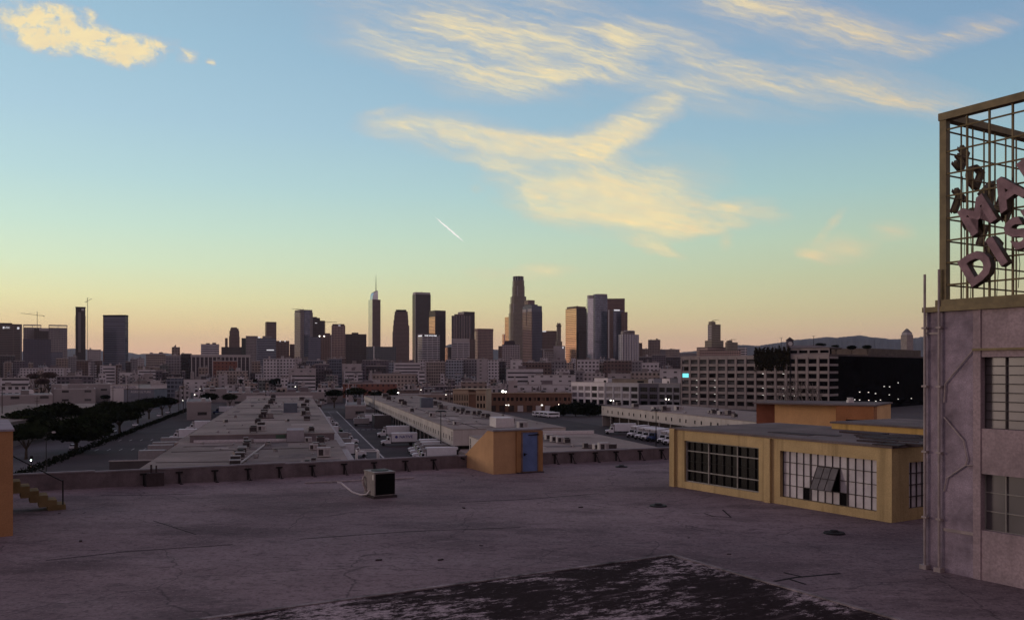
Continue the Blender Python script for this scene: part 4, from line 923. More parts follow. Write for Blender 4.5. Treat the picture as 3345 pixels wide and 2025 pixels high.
for xp, yt, yb, lr, lab in ((627, 1289, 1330, .55, 'lit lamp pair left of the round trees behind the left warehouse'), (606, 1309, 1348, .6, 'bright lamp at the street corner by the tall utility pole'), (746, 1284, 1328, .6, 'bright lamp above the second round tree'), (588, 1308, 1345, .5, 'lamp just left of the bright corner lamp'), (958, 1263, 1300, .65, 'lit lamp above the far end of the left warehouse, left one of two'), (1040, 1263, 1300, .65, 'lit lamp above the far end of the left warehouse, right one of two'), (1293, 1283, 1318, 1.0, 'brightest lamp, at the far end of the central warehouse'), (1368, 1273, 1306, .5, 'rectangular glowing lamp right of the brightest lamp'), (1426, 1229, 1262, 1.1, 'left one of two floodlights over the low roofs before the downtown'), (1494, 1229, 1262, 1.1, 'right one of two floodlights over the low roofs before the downtown'), (1448, 1289, 1330, .45, 'small lamp left of the cream corner building'), (1477, 1289, 1332, .45, 'small lamp at the left edge of the cream corner building'), (1427, 1267, 1300, .5, 'small lamp between the two central floodlights and the roofs'), (1643, 1323, 1352, .45, 'wall lamp at the left of the brown market doors'), (1815, 1321, 1349, .4, 'small lamp in the shrubs beside the brown market'), (64, 1250, 1290, .7, 'lamp glowing over the low modern building at the left border'), (646, 1270, 1306, .4, 'faint lamp over the roofs left of the palm')):
    pm('street_lamp', xp, yt, yb, lab, 'street lamp', 'street', group=GL, lr=lr*.5)
for xp, yt, yb, lab in ((1999, 1308, 1345, 'pair of glowing globes before the white loft building'), (2180, 1304, 1352, 'pair of glowing globes before the grey lofts at the right')):
    o = pm('street_lamp', xp, yt, yb, lab, 'street lamp', 'flood', lr=.42, r=.08)
tl = empty('traffic_light', onz(103, 1545), 0, 'traffic light glowing white beside the orange penthouse', 'traffic light'); tl.location.z = 0; 
k = 24.5*F/(1545-HY); zt = HC-(1492-HY)/F*k
MB().cyl(0, 0, 0, zt, .09, .07, 7).build('pole', M_IRON, tl); MB().box(-.3, .3, -.2, .1, zt-1.1, zt+.3).build('signal_box', M_IRON, tl)
MB().sphere(0, -.25, zt-.75, .19, .1, .19).build('signal_lens', E_GREEN, tl); MB().sphere(.02, -.3, zt-2.2, .15, .1, .15).build('signal_lens', mat('warm_signal', (.4, .3, .2)), tl)
dish = empty('satellite_dish', at(100, 1281, 520), 0, 'round white satellite dish on the low roofs at the left', 'antenna')
m = MB(); m.prism(m.ngon(0, 0, 1.7, 16), 0, .15, top=m.ngon(0, 0, 1.9, 16)); o = m.build('reflector', M_WHITE, dish, (0, 0, 0)); o.rotation_euler = (radians(80), 0, .2); MB().tube((0, .4, -2.0), (0, .3, 0), .12, 6).build('stand', M_IRON, dish)

# --- trees
def crown_mesh(n, seed, flat=.62):
    r = random.Random(seed); m = MB(); lobes = [(r.uniform(-.45, .45), r.uniform(-.45, .45), r.uniform(-.1, .25), r.uniform(.42, .62)) for _ in range(9)]+[(0, 0, .1, .75)]
    for i in range(n):
        lx, ly, lz, lr = r.choice(lobes); a = r.uniform(0, 2*pi); c = r.uniform(-1, 1); q = lr*(r.uniform(.4, 1.15)**.6); sn = sqrt(1-c*c)
        x, y, z = lx+q*sn*cos(a), ly+q*sn*sin(a), (lz+q*c)*flat
        if z < -.34: z = -.34+r.uniform(0, .12)
        s = r.uniform(.022, .06); d1 = Vector((r.gauss(0, 1), r.gauss(0, 1), r.gauss(0, .6))).normalized()*s; d2 = d1.orthogonal().normalized()*s*r.uniform(.7, 1.2); p = Vector((x, y, z))
        m.face([p-d1-d2, p+d1-d2*.6, p+d1*.8+d2, p-d1*.7+d2])
    return m
CR = []
def trunk_mesh(h, seed):
    r = random.Random(seed); m = MB(); m.tube((0, 0, 0), (.05, 0, h*.35), .32, 7, r1=.22)
    for i in range(7):
        a = i*2*pi/7+r.uniform(-.3, .3); R_ = r.uniform(1.2, 2.6); p1 = (.05+cos(a)*R_*.45, sin(a)*R_*.45, h*.58); p2 = (cos(a)*R_, sin(a)*R_, h*.86)
        m.tube((.05, 0, h*.33), p1, .15, 5, r1=.1); m.tube(p1, p2, .1, 4, r1=.04)
    return m
TREES = []
def tree(p, h, rx, label, cat='tree', group=None, lm=None, seed=0, base=True, rz_s=.5):
    o = empty('street_tree', (p.x, p.y, p.z), random.uniform(0, 6.28), label, cat, group)
    if len(CR) < 4:
        c = crown_mesh(4200, 11+len(CR)).build('crown', M_LEAF, o); CR.append(c)
        if len(TREES) < 4: TREES.append(trunk_mesh(6.0, len(CR)).build('trunk', M_TRUNK, o)); t = TREES[-1]
    else:
        c = part('crown', CR[seed % 4], o); t = part('trunk', TREES[seed % 4], o)
    if lm is not None: c.data = CR_L(c, lm)
    ch = rx*rz_s*1.25
    c.scale = (rx*1.02, rx*1.02, ch/.62*.8); c.location = (0, 0, h-ch*.62)
    k = (h-ch*.4)/6.0; t.scale = (max(k, rx/4.5), max(k, rx/4.5), k)
    return o
LMC = {}
def CR_L(c, lm):
    key = (c.data.name, lm.name)
    if key not in LMC: d = c.data.copy(); d.materials.clear(); d.materials.append(lm); LMC[key] = d
    return LMC[key]
random.seed(9)
def ptree(xp, yb, yt, wpx, label, group, zb=0.0, **kw):
    p = onz(xp, yb, zb); h = HC-zb-(yt-HY)/F*p.y
    return tree(p, h, wpx/2.0/F*p.y*.92, label, group=group, **kw)
GT = 'ficus trees along the left street'
TR = [(250, 1478, 1362, 250, 'nearest big street tree with a dense flat crown, left of the yard'), (105, 1440, 1332, 190, 'leftmost street tree, right of the orange penthouse'), (85, 1500, 1385, 160, 'low dark tree behind the traffic light'), (205, 1430, 1316, 150, 'tree with a high dark crown behind the nearest street tree'), (330, 1432, 1340, 150, 'broad street tree right of the nearest one'), (391, 1414, 1326, 150, 'street tree with a forked pale-backed trunk over a white car'), (355, 1392, 1312, 120, 'street tree hiding the long brown wall'), (450, 1384, 1312, 110, 'street tree in the middle of the receding row'), (487, 1368, 1300, 100, 'street tree second from the far end of the row'), (530, 1356, 1294, 95, 'farthest full street tree in the left row'), (300, 1398, 1330, 110, 'tree on the far kerb behind the broad street tree'), (150, 1400, 1325, 110, 'tree on the far kerb at the left'), (418, 1372, 1312, 80, 'tree on the far kerb in the middle of the row'), (555, 1348, 1300, 60, 'small tree at the far end of the left row')]
for i, (xp, yb, yt, w, lab) in enumerate(TR): ptree(xp, yb, yt, w, lab, GT, seed=i)
GB = 'round trees beyond the ends of the warehouses'
for i, (xp, yb, yt, w, lab) in enumerate(((677, 1337, 1282, 78, 'round tree with a visible trunk left behind the left warehouse'), (751, 1333, 1286, 64, 'second round tree behind the left warehouse, under the lamp'), (835, 1318, 1284, 54, 'tree crown peeping over the far end of the left warehouse, left one'), (918, 1318, 1276, 66, 'tree crown over the far end of the left warehouse, right one'), (1092, 1332, 1272, 68, 'left one of the two big dark trees between the warehouses'), (1160, 1332, 1267, 74, 'right one of the two big dark trees between the warehouses'), (1226, 1312, 1276, 58, 'low dark tree at the far corner of the central warehouse'), (1292, 1312, 1269, 70, 'wide dark tree behind the brightest lamp'), (1702, 1285, 1228, 42, 'dark dome-shaped tree before the white long building'))): ptree(xp, yb, yt, w, lab, GB, seed=i+1)
GD = 'dark trees among the far low blocks'
for i, (xp, yb, yt, w, lab) in enumerate(((822, 1276, 1238, 52, 'dark tree right of the palm'), (866, 1276, 1242, 50, 'second dark tree right of the palm'), (905, 1275, 1236, 60, 'dark tree before the cream stepped building'), (940, 1274, 1246, 44, 'dark tree left of the long brick shed'), (718, 1262, 1226, 30, 'rounded dark tree left of the arched cream hall'), (757, 1262, 1226, 40, 'rounded dark tree before the arched cream hall'), (460, 1262, 1221, 42, 'dark tree at the foot of the finned office block'), (115, 1300, 1218, 60, 'brownish tree left of the mural building'), (160, 1302, 1215, 64, 'reddish brown tree at the mural building'), (140, 1310, 1236, 60, 'bushy brown tree over the long brown wall'), (1434, 1262, 1232, 26, 'small dark tree under the left floodlight'), (1494, 1262, 1233, 24, 'small dark tree under the right floodlight'), (1100, 1262, 1226, 40, 'dark tree below the white garage front'), (345, 1330, 1290, 40, 'dark tree beside the white shop roofs'))): ptree(xp, yb, yt, w, lab, GD, seed=i+2, lm=M_LEAFB if 7 <= i <= 9 else M_LEAF2)
GS = 'dark shrubs before the white loft'
for i, (xp, yb, yt, w, lab) in enumerate(((1840, 1358, 1318, 60, 'dark shrub beside the minibuses'), (1880, 1360, 1310, 70, 'big dark shrub below the corner of the white loft'), (1925, 1360, 1314, 70, 'dark shrub in front of the white loft'), (1955, 1357, 1322, 50, 'dark shrub touching the far end of the right dock warehouse'), (1815, 1352, 1326, 40, 'small dark shrub at the brown market corner'))): ptree(xp, yb, yt, w, lab, GS, seed=i, lm=M_LEAF2, rz_s=1.0)
pt = empty('palm_tree', onz(786, 1310), 0, 'single palm with a round dark head above the left warehouse', 'palm tree'); pt.location.z = 0
Yp = pt.location.y; hp = HC-(1243-HY)/F*Yp; rp_ = 9/F*Yp
MB().tube((0, 0, 0), (0, 0, hp), .3, 6, r1=.2).build('trunk', M_TRUNK, pt)
m = MB(); r = random.Random(4)
for i in range(120):
    a = r.uniform(0, 6.28); e = r.uniform(-1.1, 1.2); d = Vector((cos(a)*cos(e), sin(a)*cos(e), sin(e))); p0 = Vector((0, 0, hp)); p1 = p0+d*rp_*.6; p2 = p0+d*rp_*1.05+Vector((0, 0, -rp_*.35)); s = Vector((-sin(a), cos(a), 0))*.28
    m.face([p0, p1+s, p2, p1-s])
m.build('crown', M_LEAF2, pt)
# ---------------------------------------------------------------- big loft block, white lofts, market
def gridwall(m, x0, x1, z0, z1, cols, rows, y0, y1):
    """wall with a regular grid of openings: piers and spandrels butt end to end"""
    c = sorted(cols); px0 = x0
    for a, b in c+[(x1, x1)]:
        if a > px0: m.box(px0, a, y0, y1, z0, z1)
        px0 = b
    for a, b in c:
        pz = z0
        for za, zb in sorted(rows)+[(z1, z1)]:
            if za > pz: m.box(a, b, y0, y1, pz, za)
            pz = zb
RG2 = radians(-44.0)
gb = empty('loft_block', (108, 560, 0), RG2, 'huge eight-storey concrete loft block with deep open bays, its right side in darkness', 'building')
GL_, PB = 97.5, 6.5
rows = [(2.1+i*4.25-.0, 4.75+i*4.25) for i in range(7)]
cols = [(.9+i*PB, .9+i*PB+4.9) for i in range(15)]
m = MB(); gridwall(m, 0, GL_, 0, 32.7, cols, rows, 0, .7)
for i in range(16):
    x = i*PB; m.box(x-.55 if i else 0, x+.8 if i < 15 else GL_, -.25, -.003, 0, 31.6)
m.build('frame', M_CONC, gb)
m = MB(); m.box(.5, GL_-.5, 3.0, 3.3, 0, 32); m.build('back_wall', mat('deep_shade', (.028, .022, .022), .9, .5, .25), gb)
m = MB()
for za, zb in rows: m.box(.5, GL_-.5, .71, 2.99, zb+.2, zb+.5)
m.build('floor_slab', M_CONC, gb)
MB().box(0, GL_, .71, 152, 32.0, 32.68).build('roof', M_ROOFG, gb)
rg = random.Random(8); w0 = None
for i in range(9):
    for j in range(7):
        if (i, j) == (0, 4) or rg.random() < .12 or (i > 4 and rg.random() < .5): continue
        a = cols[i][0]
        if w0 is None: w0 = MB().box(0, 4.9, .45, .5, 0, 2.0).build('window', mat('dim_loft_window', (.05, .046, .05), .35, .7, .35), gb, (a, 0, rows[j][0]))
        else: part('window', w0, gb, (a, 0, rows[j][0]))
MB().box(cols[0][0]+.2, cols[0][1]-.3, .3, .4, rows[4][0]+.05, rows[4][1]-.1).build('lit_window', E_CYAN, gb)
l0 = None
for (i, j) in ((1, 3), (3, 3), (1, 2), (3, 2), (8, 2), (10, 2), (11, 2), (1, 1), (3, 1), (8, 1), (10, 1), (11, 1), (1, 0), (3, 0), (13, 5), (13, 2), (14, 2), (14, 1), (14, 0), (8, 4), (10, 4), (8, 0)):
    if l0 is None: l0 = MB().box(0, 1.25, 1.0, 1.4, 0, .24).build('ceiling_lamp', E_LAMPS, gb, (cols[i][0]+3.1, 0, rows[j][1]-.15))
    else: part('ceiling_lamp', l0, gb, (cols[i][0]+3.1, 0, rows[j][1]-.15))
# right side: wing in darkness, its shade put into a near-black colour
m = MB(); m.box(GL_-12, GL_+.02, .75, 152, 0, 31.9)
m.build('dark_wing', mat('wing_shade_black', (.005, .004, .0045), 1.0, .4, .12, spec=0.0), gb)
m = MB()
for i in range(7): m.box(GL_+.03, GL_+.2, .75, 12, 4.9+i*4.25, 6.2+i*4.25)
m.build('spandrel', M_CONC, gb)
MB().box(GL_-14, GL_+.3, .75, 152, 31.95, 32.9).build('parapet', mat('dark_parapet', (.10, .075, .07), .9, .3, .2), gb)
l1 = None
for xp, yp in ((2808, 1280), (2837, 1281), (2860, 1285), (2888, 1262), (2906, 1263), (2905, 1289), (2934, 1250), (2934, 1303), (2977, 1301), (2792, 1305), (2808, 1306), (2838, 1307), (2876, 1306), (2907, 1331), (2934, 1330), (2978, 1328), (2906, 1340), (2907, 1358), (2861, 1310)):
    t = (xp-CX)/F; C0 = Vector((108, 560, 0))+Vector((cos(RG2), sin(RG2), 0))*(GL_+.1); d = Vector((-sin(RG2), cos(RG2), 0)); s = (t*C0.y-C0.x)/(d.x-t*d.y); Y = C0.y+d.y*s
    lc = (GL_+.08, s, HC-(yp-HY)/F*Y)
    if l1 is None: l1 = MB().box(-.05, .12, -.75, .75, -.12, .12).build('wing_lamp', E_LAMPS, gb, lc)
    else: part('wing_lamp', l1, gb, lc)
m = MB(); gridwall(m, 71, GL_-1, 32.7, 36.6, [(72+i*6.3, 77.2+i*6.3) for i in range(4)], [(33.6, 35.2)], 3, 3.5); m.box(71, GL_-1, 3.5, 20, 36.0, 36.6); m.build('roof_storey', M_CONC, gb)
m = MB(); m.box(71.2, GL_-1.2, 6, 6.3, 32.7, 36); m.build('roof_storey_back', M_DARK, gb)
MB().prism([(70, 2.4), (GL_, 2.4), (GL_, 22), (70, 22)], 36.61, 38.4, top=[(70, 12), (GL_-14, 12), (GL_-14, 14), (70, 14)]).build('pitched_roof', M_ROOFG, gb)
MB().box(GL_+.2, GL_+9, 40, 150, 32.95, 36.5).build('rear_storey', mat('brown_storey', (.11, .085, .07), .9, .3, .2), gb) if False else None
MB().box(GL_-40, GL_-2, 60, 150, 32.95, 37.2).build('rear_storey', mat('brown_storey', (.11, .085, .07), .9, .3, .2), gb)
def on_g(xp, off=0.0):
    t = (xp-CX)/F; d = Vector((cos(RG2), sin(RG2), 0)); O = Vector((108, 560, 0))+Vector((-sin(RG2), cos(RG2), 0))*off; s = (t*O.y-O.x)/(d.x-t*d.y); return s, O+d*s
vn = MB(); r = random.Random(6); sA, sB = on_g(2468)[0], on_g(2580)[0]
drop = [22.5+5.5*abs(sin(i*1.7))+2*sin(i*.6) for i in range(60)]; rise = [35.0+1.6*sin(i*.9)+1.3*sin(i*2.3) for i in range(60)]
for i in range(11000):
    x = r.uniform(sA, sB); k = int((x-sA)/(sB-sA)*59); z = r.triangular(21.5, 39.0, 33.0)
    if z < drop[k] or z > rise[k]+r.uniform(-.5, .8): continue
    if z < 27.5 and r.random() < .45: continue
    y = -r.uniform(.05, 1.2)-(1.0 if z > 29 else 0)*r.random(); s = r.uniform(.16, .5); a = Vector((r.gauss(0, 1), r.gauss(0, .5), r.gauss(0, 1))).normalized()*s; b = a.orthogonal().normalized()*s; p = Vector((x, y, z))
    vn.face([p-a-b, p+a-b*.6, p+a*.8+b, p-a*.7+b])
for i in range(40):
    x = r.uniform(sA, sB); vn.tube((x, -.6, 34), (x+r.gauss(0, .5), -.6, r.uniform(36.2, 39.2)), .10, 4, r1=.04)
tag(vn.build('climbing_vine', leaf_material('vine_leaves', (.010, .009, .006), (.034, .029, .017)), None, (108, 560, 0), RG2), 'dark mass of climbing plants hanging over the top floors of the loft block', 'climbing plant')
MB().tube((on_g(2582)[0], -.35, 0), (on_g(2582)[0], -.35, 37.0), .3, 6).build('drain_pipe', M_IRON, gb)
# on its roof: tank, trees, masts
tk = empty('water_tank', on_g(2580, 16)[1]+Vector((0, 0, 36.0)), 0, 'round rooftop water tank with a conical cap on the loft block', 'water tank')
m = MB(); m.cyl(0, 0, 1.5, 5.6, 2.15, 2.1, 16); m.build('tank', mat('tank_wood', (.07, .06, .075), .9, .3, .4), tk); MB().cyl(0, 0, 5.61, 7.6, 2.6, .1, 16).build('cap', M_ROOFD, tk)
m = MB()
for a in range(6): m.tube((1.7*cos(a*pi/3), 1.7*sin(a*pi/3), -3), (1.7*cos(a*pi/3), 1.7*sin(a*pi/3), 1.5), .2, 5)
m.build('leg', M_IRON, tk); o = MB().cyl(0, 0, 0, .1, 1.3, 1.3, 14).build('disc_mark', M_WHITE, tk, (-.4, -2.15, 3.6)); o.rotation_euler = (pi/2, 0, -.15)
for i, (xp, yt) in enumerate(((2552, 1103), (2658, 1098))):
    p = on_g(xp, 10)[1]; o = empty('antenna_mast', (p.x, p.y, 32.7), 0, ('thin T-topped antenna mast left of the water tank', 'thin T-topped antenna mast right of the water tank')[i], 'antenna', 'antenna masts on the loft block')
    h = HC-(yt-HY)/F*p.y-32.7; MB().tube((0, 0, 0), (0, 0, h), .14, 5).build('mast', M_IRON, o); MB().tube((-.9, 0, h), (.9, 0, h), .1, 5).build('crossbar', M_IRON, o)
for i, (xp, yb, yt, w) in enumerate(((2679, 1150, 1121, 32), (2731, 1152, 1126, 28), (2782, 1155, 1130, 34), (2833, 1163, 1137, 32))):
    s, p = on_g(xp, 14 if i < 1 else 20); Yq = p.y; zb = 33.0 if i else 34.6
    tree(Vector((p.x, p.y, zb)), max(5.0, HC-(yt-HY)/F*Yq-zb), w/2/F*Yq*1.1, ('leftmost of the small trees standing on the loft block roof', 'second small tree on the loft block roof', 'third small tree on the loft block roof, before the ridge', 'low bushy tree at the right end of the loft block roof')[i], group='small trees on the loft block roof', seed=i, lm=M_LEAF2)
# dry shrubs behind the orange machine room
dt = MB(); r = random.Random(12)
for i in range(46):
    a = r.uniform(0, 6.28); x = r.uniform(-1.4, 1.6); p = Vector((x, r.uniform(-.5, .5), 0)); q_ = p+Vector((r.gauss(0, .35), r.gauss(0, .3), r.uniform(.5, 1.75)*(1.25-abs(x)*.45))); dt.tube(p, q_, .025, 4, r1=.008)
    for k in range(3): dt.tube(p.lerp(q_, .6), p.lerp(q_, .6)+Vector((r.gauss(0, .25), r.gauss(0, .25), r.uniform(.1, .5))), .012, 3, r1=.004)
tag(dt.build('dry_bush', mat('dry_twigs', (.16, .135, .125), .9, .3, 2), None, Vector((18.9, 57.5, ROOF+3.44))), 'dry leafless bush above the roof of the orange machine room', 'bush')

# --- row of three-storey lofts
RL = radians(-44.5); OL = Vector((42.4, 627, 0)); DL = Vector((cos(RL), sin(RL), 0))
def s_l(xp):
    t = (xp-CX)/F; return (t*OL.y-OL.x)/(DL.x-t*DL.y)
def loft(xa, xb, n, wallm, label, zt, wm, dark=False, fw=.76):
    s0, s1 = s_l(xa), s_l(xb); w = s1-s0; o = empty('loft_building', OL+DL*s0, RL, label, 'building', None)
    b = w/n; cols = [(i*b+b*(1-fw)/2, i*b+b*(1+fw)/2) for i in range(n)]; rows = [(.1, 3.2), (4.8, 7.8), (9.4, 12.4)]
    m = MB(); gridwall(m, 0, w-.02, 0, zt, cols, rows, 0, .5); m.box(0, .5, .5, 34, 0, zt).box(w-.5, w-.02, .5, 34, 0, zt)
    for i in range(n+1): m.box(max(0, i*b-.35), min(w-.02, i*b+.35), -.28, -.003, 0, zt-2.6)
    m.build('wall', wallm, o)
    MB().box(.5, w-.5, .5, 34, zt-.9, zt-.3).build('roof', M_ROOFG, o); MB().box(-.05, w-.05, -.2, .5, zt+.003, zt+.25).build('coping', M_POST, o)
    MB().box(.5, w-.5, 1.6, 1.8, 0, zt-1).build('inner_wall', M_DARK, o)
    p0 = {}
    for i, (a, c) in enumerate(cols):
        for j, (za, zb) in enumerate(rows):
            if j == 0: continue
            mt = wm if random.random() < .8 else M_PANED
            if mt.name not in p0: q = p0[mt.name] = MB().box(0, c-a, .25, .3, 0, zb-za).build('window', mt, o, (a, 0, za))
            else: q = part('window', p0[mt.name], o, (a, 0, za))
            g = MB()
            for k in range(1, 4): x = (c-a)*k/4; g.box(x-.07, x+.07, .2, .248, 0, zb-za)
            g.box(0, c-a, .2, .247, (zb-za)*.6, (zb-za)*.6+.12)
            if 'g' not in p0: p0['g'] = g.build('glazing_bar', M_BAR, q)
            else: part('glazing_bar', p0['g'], q)
    return o
random.seed(4)
M_LW = mat('white_loft_wall', (.64, .59, .585), .9, .12, .1, streak=.2); M_LG = mat('grey_loft_wall', (.36, .34, .36), .9, .14, .1, streak=.2); M_LD = mat('purple_grey_loft_wall', (.085, .075, .095), .9, .2, .1); M_LG2 = mat('dull_loft_wall', (.19, .18, .195), .9, .2, .1, streak=.2)
M_LWIN = mat('pale_loft_window', (.22, .19, .20), .4, .35, .3)
loft(1866, 1975, 5, M_LW, 'white three-storey loft building with five wide bays', 15.2, M_LWIN)
loft(1977, 2086, 4, M_LG, 'light grey loft building joined to the right of the white one', 15.0, M_LWIN)
loft(2088, 2150, 2, M_LD, 'narrow dark purple-grey loft building between two grey ones', 14.9, M_PANED)
loft(2151, 2222, 3, M_LG2, 'dull grey loft building against the huge loft block', 15.0, M_PANED)
for xa, xb, zt, lab, k in ((1934, 1977, 18.2, 'white stair penthouse on the white loft building', M_LW), (1992, 2108, 17.6, 'long low brown penthouse on the grey lofts', mat('brown_penthouse', (.16, .13, .11), .9, .3, .15, streak=.3)), (2110, 2128, 18.0, 'small pale stair penthouse on the dark loft', M_LG), (2155, 2180, 18.2, 'white roof box beside the huge loft block', M_LW)):
    s0, s1 = s_l(xa), s_l(xb); o = empty('roof_penthouse', OL+DL*s0+Vector((0, 0, 14.0)), RL, lab, 'rooftop hut', 'huts on the loft roofs')
    MB().box(0, (s1-s0)*1.02, 2.5, 12, 0, zt-14.0).build('wall', k, o); MB().box(-.15, (s1-s0)*1.02+.15, 2.35, 12.1, zt-13.99, zt-13.7).build('roof', M_ROOFG, o); MB().box((s1-s0)*.72, (s1-s0)*.9, 2.44, 2.498, .6, 2.6).build('door', M_DARK, o)

# --- brown brick market and cream corner building
bm_ = empty('market_building', (at(1590, 1300, 500).x, 500, 0), 0, 'long brown brick market with a row of square windows and pale loading doors', 'building')
wm_ = (1868-1590)/F*500
cols = [(1.2+i*2.52, 2.75+i*2.52) for i in range(19)]
m = MB(); gridwall(m, 0, wm_, 4.4, 10.6, cols, [(6.3, 8.3)], 0, .5); gridwall(m, 0, wm_, 0, 4.395, [(2+i*5.2, 5.2+i*5.2) for i in range(9)], [(.2, 3.7)], 0, .5)
for i in range(10): m.box(.6+i*5.2, 1.2+i*5.2, -.25, -.003, 0, 9.6)
m.box(0, wm_, .5, 40, 9.6, 10.2).box(0, .5, .51, 40, 0, 9.6).box(wm_-.5, wm_, .51, 40, 0, 9.6); m.build('wall', M_BROWNB, bm_)
MB().box(-.1, wm_+.1, -.35, .6, 10.603, 10.95).build('coping', M_CREAM, bm_)
d0 = None
for i in range(19):
    if d0 is None: d0 = MB().box(0, 1.55, .35, .4, 0, 2.0).build('window', M_PANED, bm_, (cols[i][0], 0, 6.3))
    else: part('window', d0, bm_, (cols[i][0], 0, 6.3))
d1 = None; d2 = None
for i in range(9):
    if i in (3, 5, 6):
        if d1 is None: d1 = MB().box(0, 3.2, .3, .4, 0, 3.5).build('loading_door', mat('pale_door', (.46, .42, .42), .8, .15, .3), bm_, (2+i*5.2, 0, .2))
        else: part('loading_door', d1, bm_, (2+i*5.2, 0, .2))
    else:
        if d2 is None: d2 = MB().box(0, 3.2, .3, .4, 0, 3.5).build('loading_door', mat('dark_brown_door', (.05, .035, .03), .8, .3, .3), bm_, (2+i*5.2, 0, .2))
        else: part('loading_door', d2, bm_, (2+i*5.2, 0, .2))
MB().sphere(12.4, -.5, 3.9, .5, .4, .35).build('door_lamp', E_LAMPS, bm_); MB().sphere(31.5, -.5, 3.9, .6, .4, .4).build('door_lamp', E_LAMPS, bm_)
cb = empty('corner_building', (at(1480, 1300, 470).x, 470, 0), radians(-8), 'cream three-storey corner building with tall pilasters and a brick middle', 'building')
k = F/470; wc = (1589-1480)/k
m = MB(); m.box(0, 8.4, 0, 18, 0, 13.4).box(12.5, wc, 0, 18, 0, 13.2)
for i in range(10): m.box(.1+i*.9, .5+i*.9, -.3, -.003, 0, 11.2)
for x in (12.5, 14.2, 15.9, wc-.5): m.box(x, x+.5, -.3, -.003, 0, 11)
m.build('wall', M_CREAM, cb); MB().box(8.41, 12.49, .1, 18, 0, 12.6).build('brick_panel', M_BROWNB, cb); MB().box(-.3, wc+.3, -.6, 18.3, 13.41, 13.8).box(-.2, wc+.2, -.45, -.302, 11.2, 11.6).build('cornice', M_CREAM, cb)
for j, (za, zb) in enumerate(((7.6, 10.6), (3.8, 6.4), (.6, 2.9))):
    for i in range(9): MB().box(.52+i*.9, .98+i*.9, -.06, -.002, za, zb).build('window', M_PANED, cb)
    for x in (13.1, 14.8, 16.5): MB().box(x, x+.95, -.06, -.002, za, zb-.4).build('window', M_PANED, cb)

# ---------------------------------------------------------------- table-built city blocks
FM = {}
def fm(code):
    """facade material by short code"""
    if code in FM: return FM[code]
    T_ = {
     'white': ((.44, .40, .41), (.035, .03, .033), 3.6, 3.6, .55, .45, .1), 'whiteb': ((.46, .42, .43), (.04, .035, .04), 60, 3.8, .96, .42, .1), 'pale': ((.33, .29, .29), (.045, .04, .042), 3.4, 3.6, .5, .5, .1),
     'palebl': ((.26, .27, .30), (.05, .055, .065), 3.2, 3.5, .7, .55, .2), 'beige': ((.30, .24, .21), (.04, .032, .03), 3.4, 3.7, .5, .5, .1), 'beigeg': ((.28, .225, .20), (.04, .032, .03), 2.8, 3.6, .62, .62, .1),
     'tan': ((.22, .165, .14), (.03, .024, .024), 3.6, 3.6, .55, .5, .1), 'brown': ((.12, .078, .068), (.022, .018, .02), 3.4, 3.7, .55, .5, .1), 'red': ((.17, .065, .045), (.03, .02, .02), 4.5, 4.2, .35, .4, .05),
     'purple': ((.105, .085, .10), (.025, .022, .028), 3.4, 3.6, .6, .5, .15), 'dark': ((.055, .043, .048), (.018, .016, .018), 3.2, 3.7, .65, .55, .15), 'grey': ((.19, .17, .18), (.04, .036, .04), 3.4, 3.6, .55, .5, .1),
     'blue': ((.11, .115, .145), (.04, .045, .06), 3.0, 3.6, .8, .65, .35), 'plain': ((.31, .27, .27), (.05, .045, .045), 9, 4.0, .25, .3, .05), 'plainw': ((.46, .42, .42), (.05, .045, .045), 8, 4.0, .3, .3, .05), 'green': ((.12, .125, .12), (.03, .033, .033), 3.4, 3.6, .6, .5, .15),
     'shed': ((.24, .205, .20), (.04, .035, .035), 14, 6, .3, .25, .05)}[code]
    FM[code] = facade('facade_'+code, *T_[:6], refl=T_[6], rough=.2)
    return FM[code]
def px_x(xp, Y): return (xp-CX)/F*Y
CORNERS = {}
def block(name, label, cat, xL, xM, xR, yt, Y, mt, depth=None, rz=None, group=None, body='wall', z0=0.0):
    """box building: front face from pixel xM to xR at distance Y, left face from xL to xM (or front from xL to xM and right face to xR when rz is negative)"""
    tL, tM, tR = (xL-CX)/F, (xM-CX)/F, (xR-CX)/F
    zt = HC-(yt-HY)/F*Y
    if rz is None: rz = -math.atan((tL+tR)/2) if xM in (xL, xR) else (radians(20) if (xM-xL) < (xR-xM) else radians(-20))
    Cx = tM*Y; x0 = y0 = 0.0
    cr_, sr = cos(rz), sin(rz)
    if xM >= xR: # front face to the left of the corner
        W_ = (Cx-tL*Y)/(cr_-tL*sr) if abs(cr_-tL*sr) > 1e-6 else 10; D = depth or 22; x0, x1 = -W_, 0
    elif xM <= xL:
        W_ = (tR*Y-Cx)/(cr_-tR*sr); D = depth or 22; x0, x1 = 0, W_
    elif rz > 0: # corner nearest, front to the right, left side seen
        W_ = (tR*Y-Cx)/(cr_-tR*sr); den = sr+tL*cr_; D = (Cx-tL*Y)/den if den > .02 else (depth or 22); D = min(D, 90); x0, x1 = 0, W_
    else: # front to the left, right side seen
        W_ = (Cx-tL*Y)/(cr_-tL*sr); den = tR*cr_-(-sr)*-1*0-0
        den = -sr-0; D = (tR*Y-Cx)/(-sr-tR*cr_) if (-sr-tR*cr_) > .02 else (depth or 22); D = min(D, 90); x0, x1 = -W_, 0
    o = empty(name, (Cx, Y, z0), rz, label, cat, group)
    if body:
        m = MB(); m.box(x0, x1, 0, D, 0, zt-z0); m.build(body, mt, o)
    return o, x0, x1, D, zt
def zpx(yp, Y): return HC-(yp-HY)/F*Y
random.seed(21)
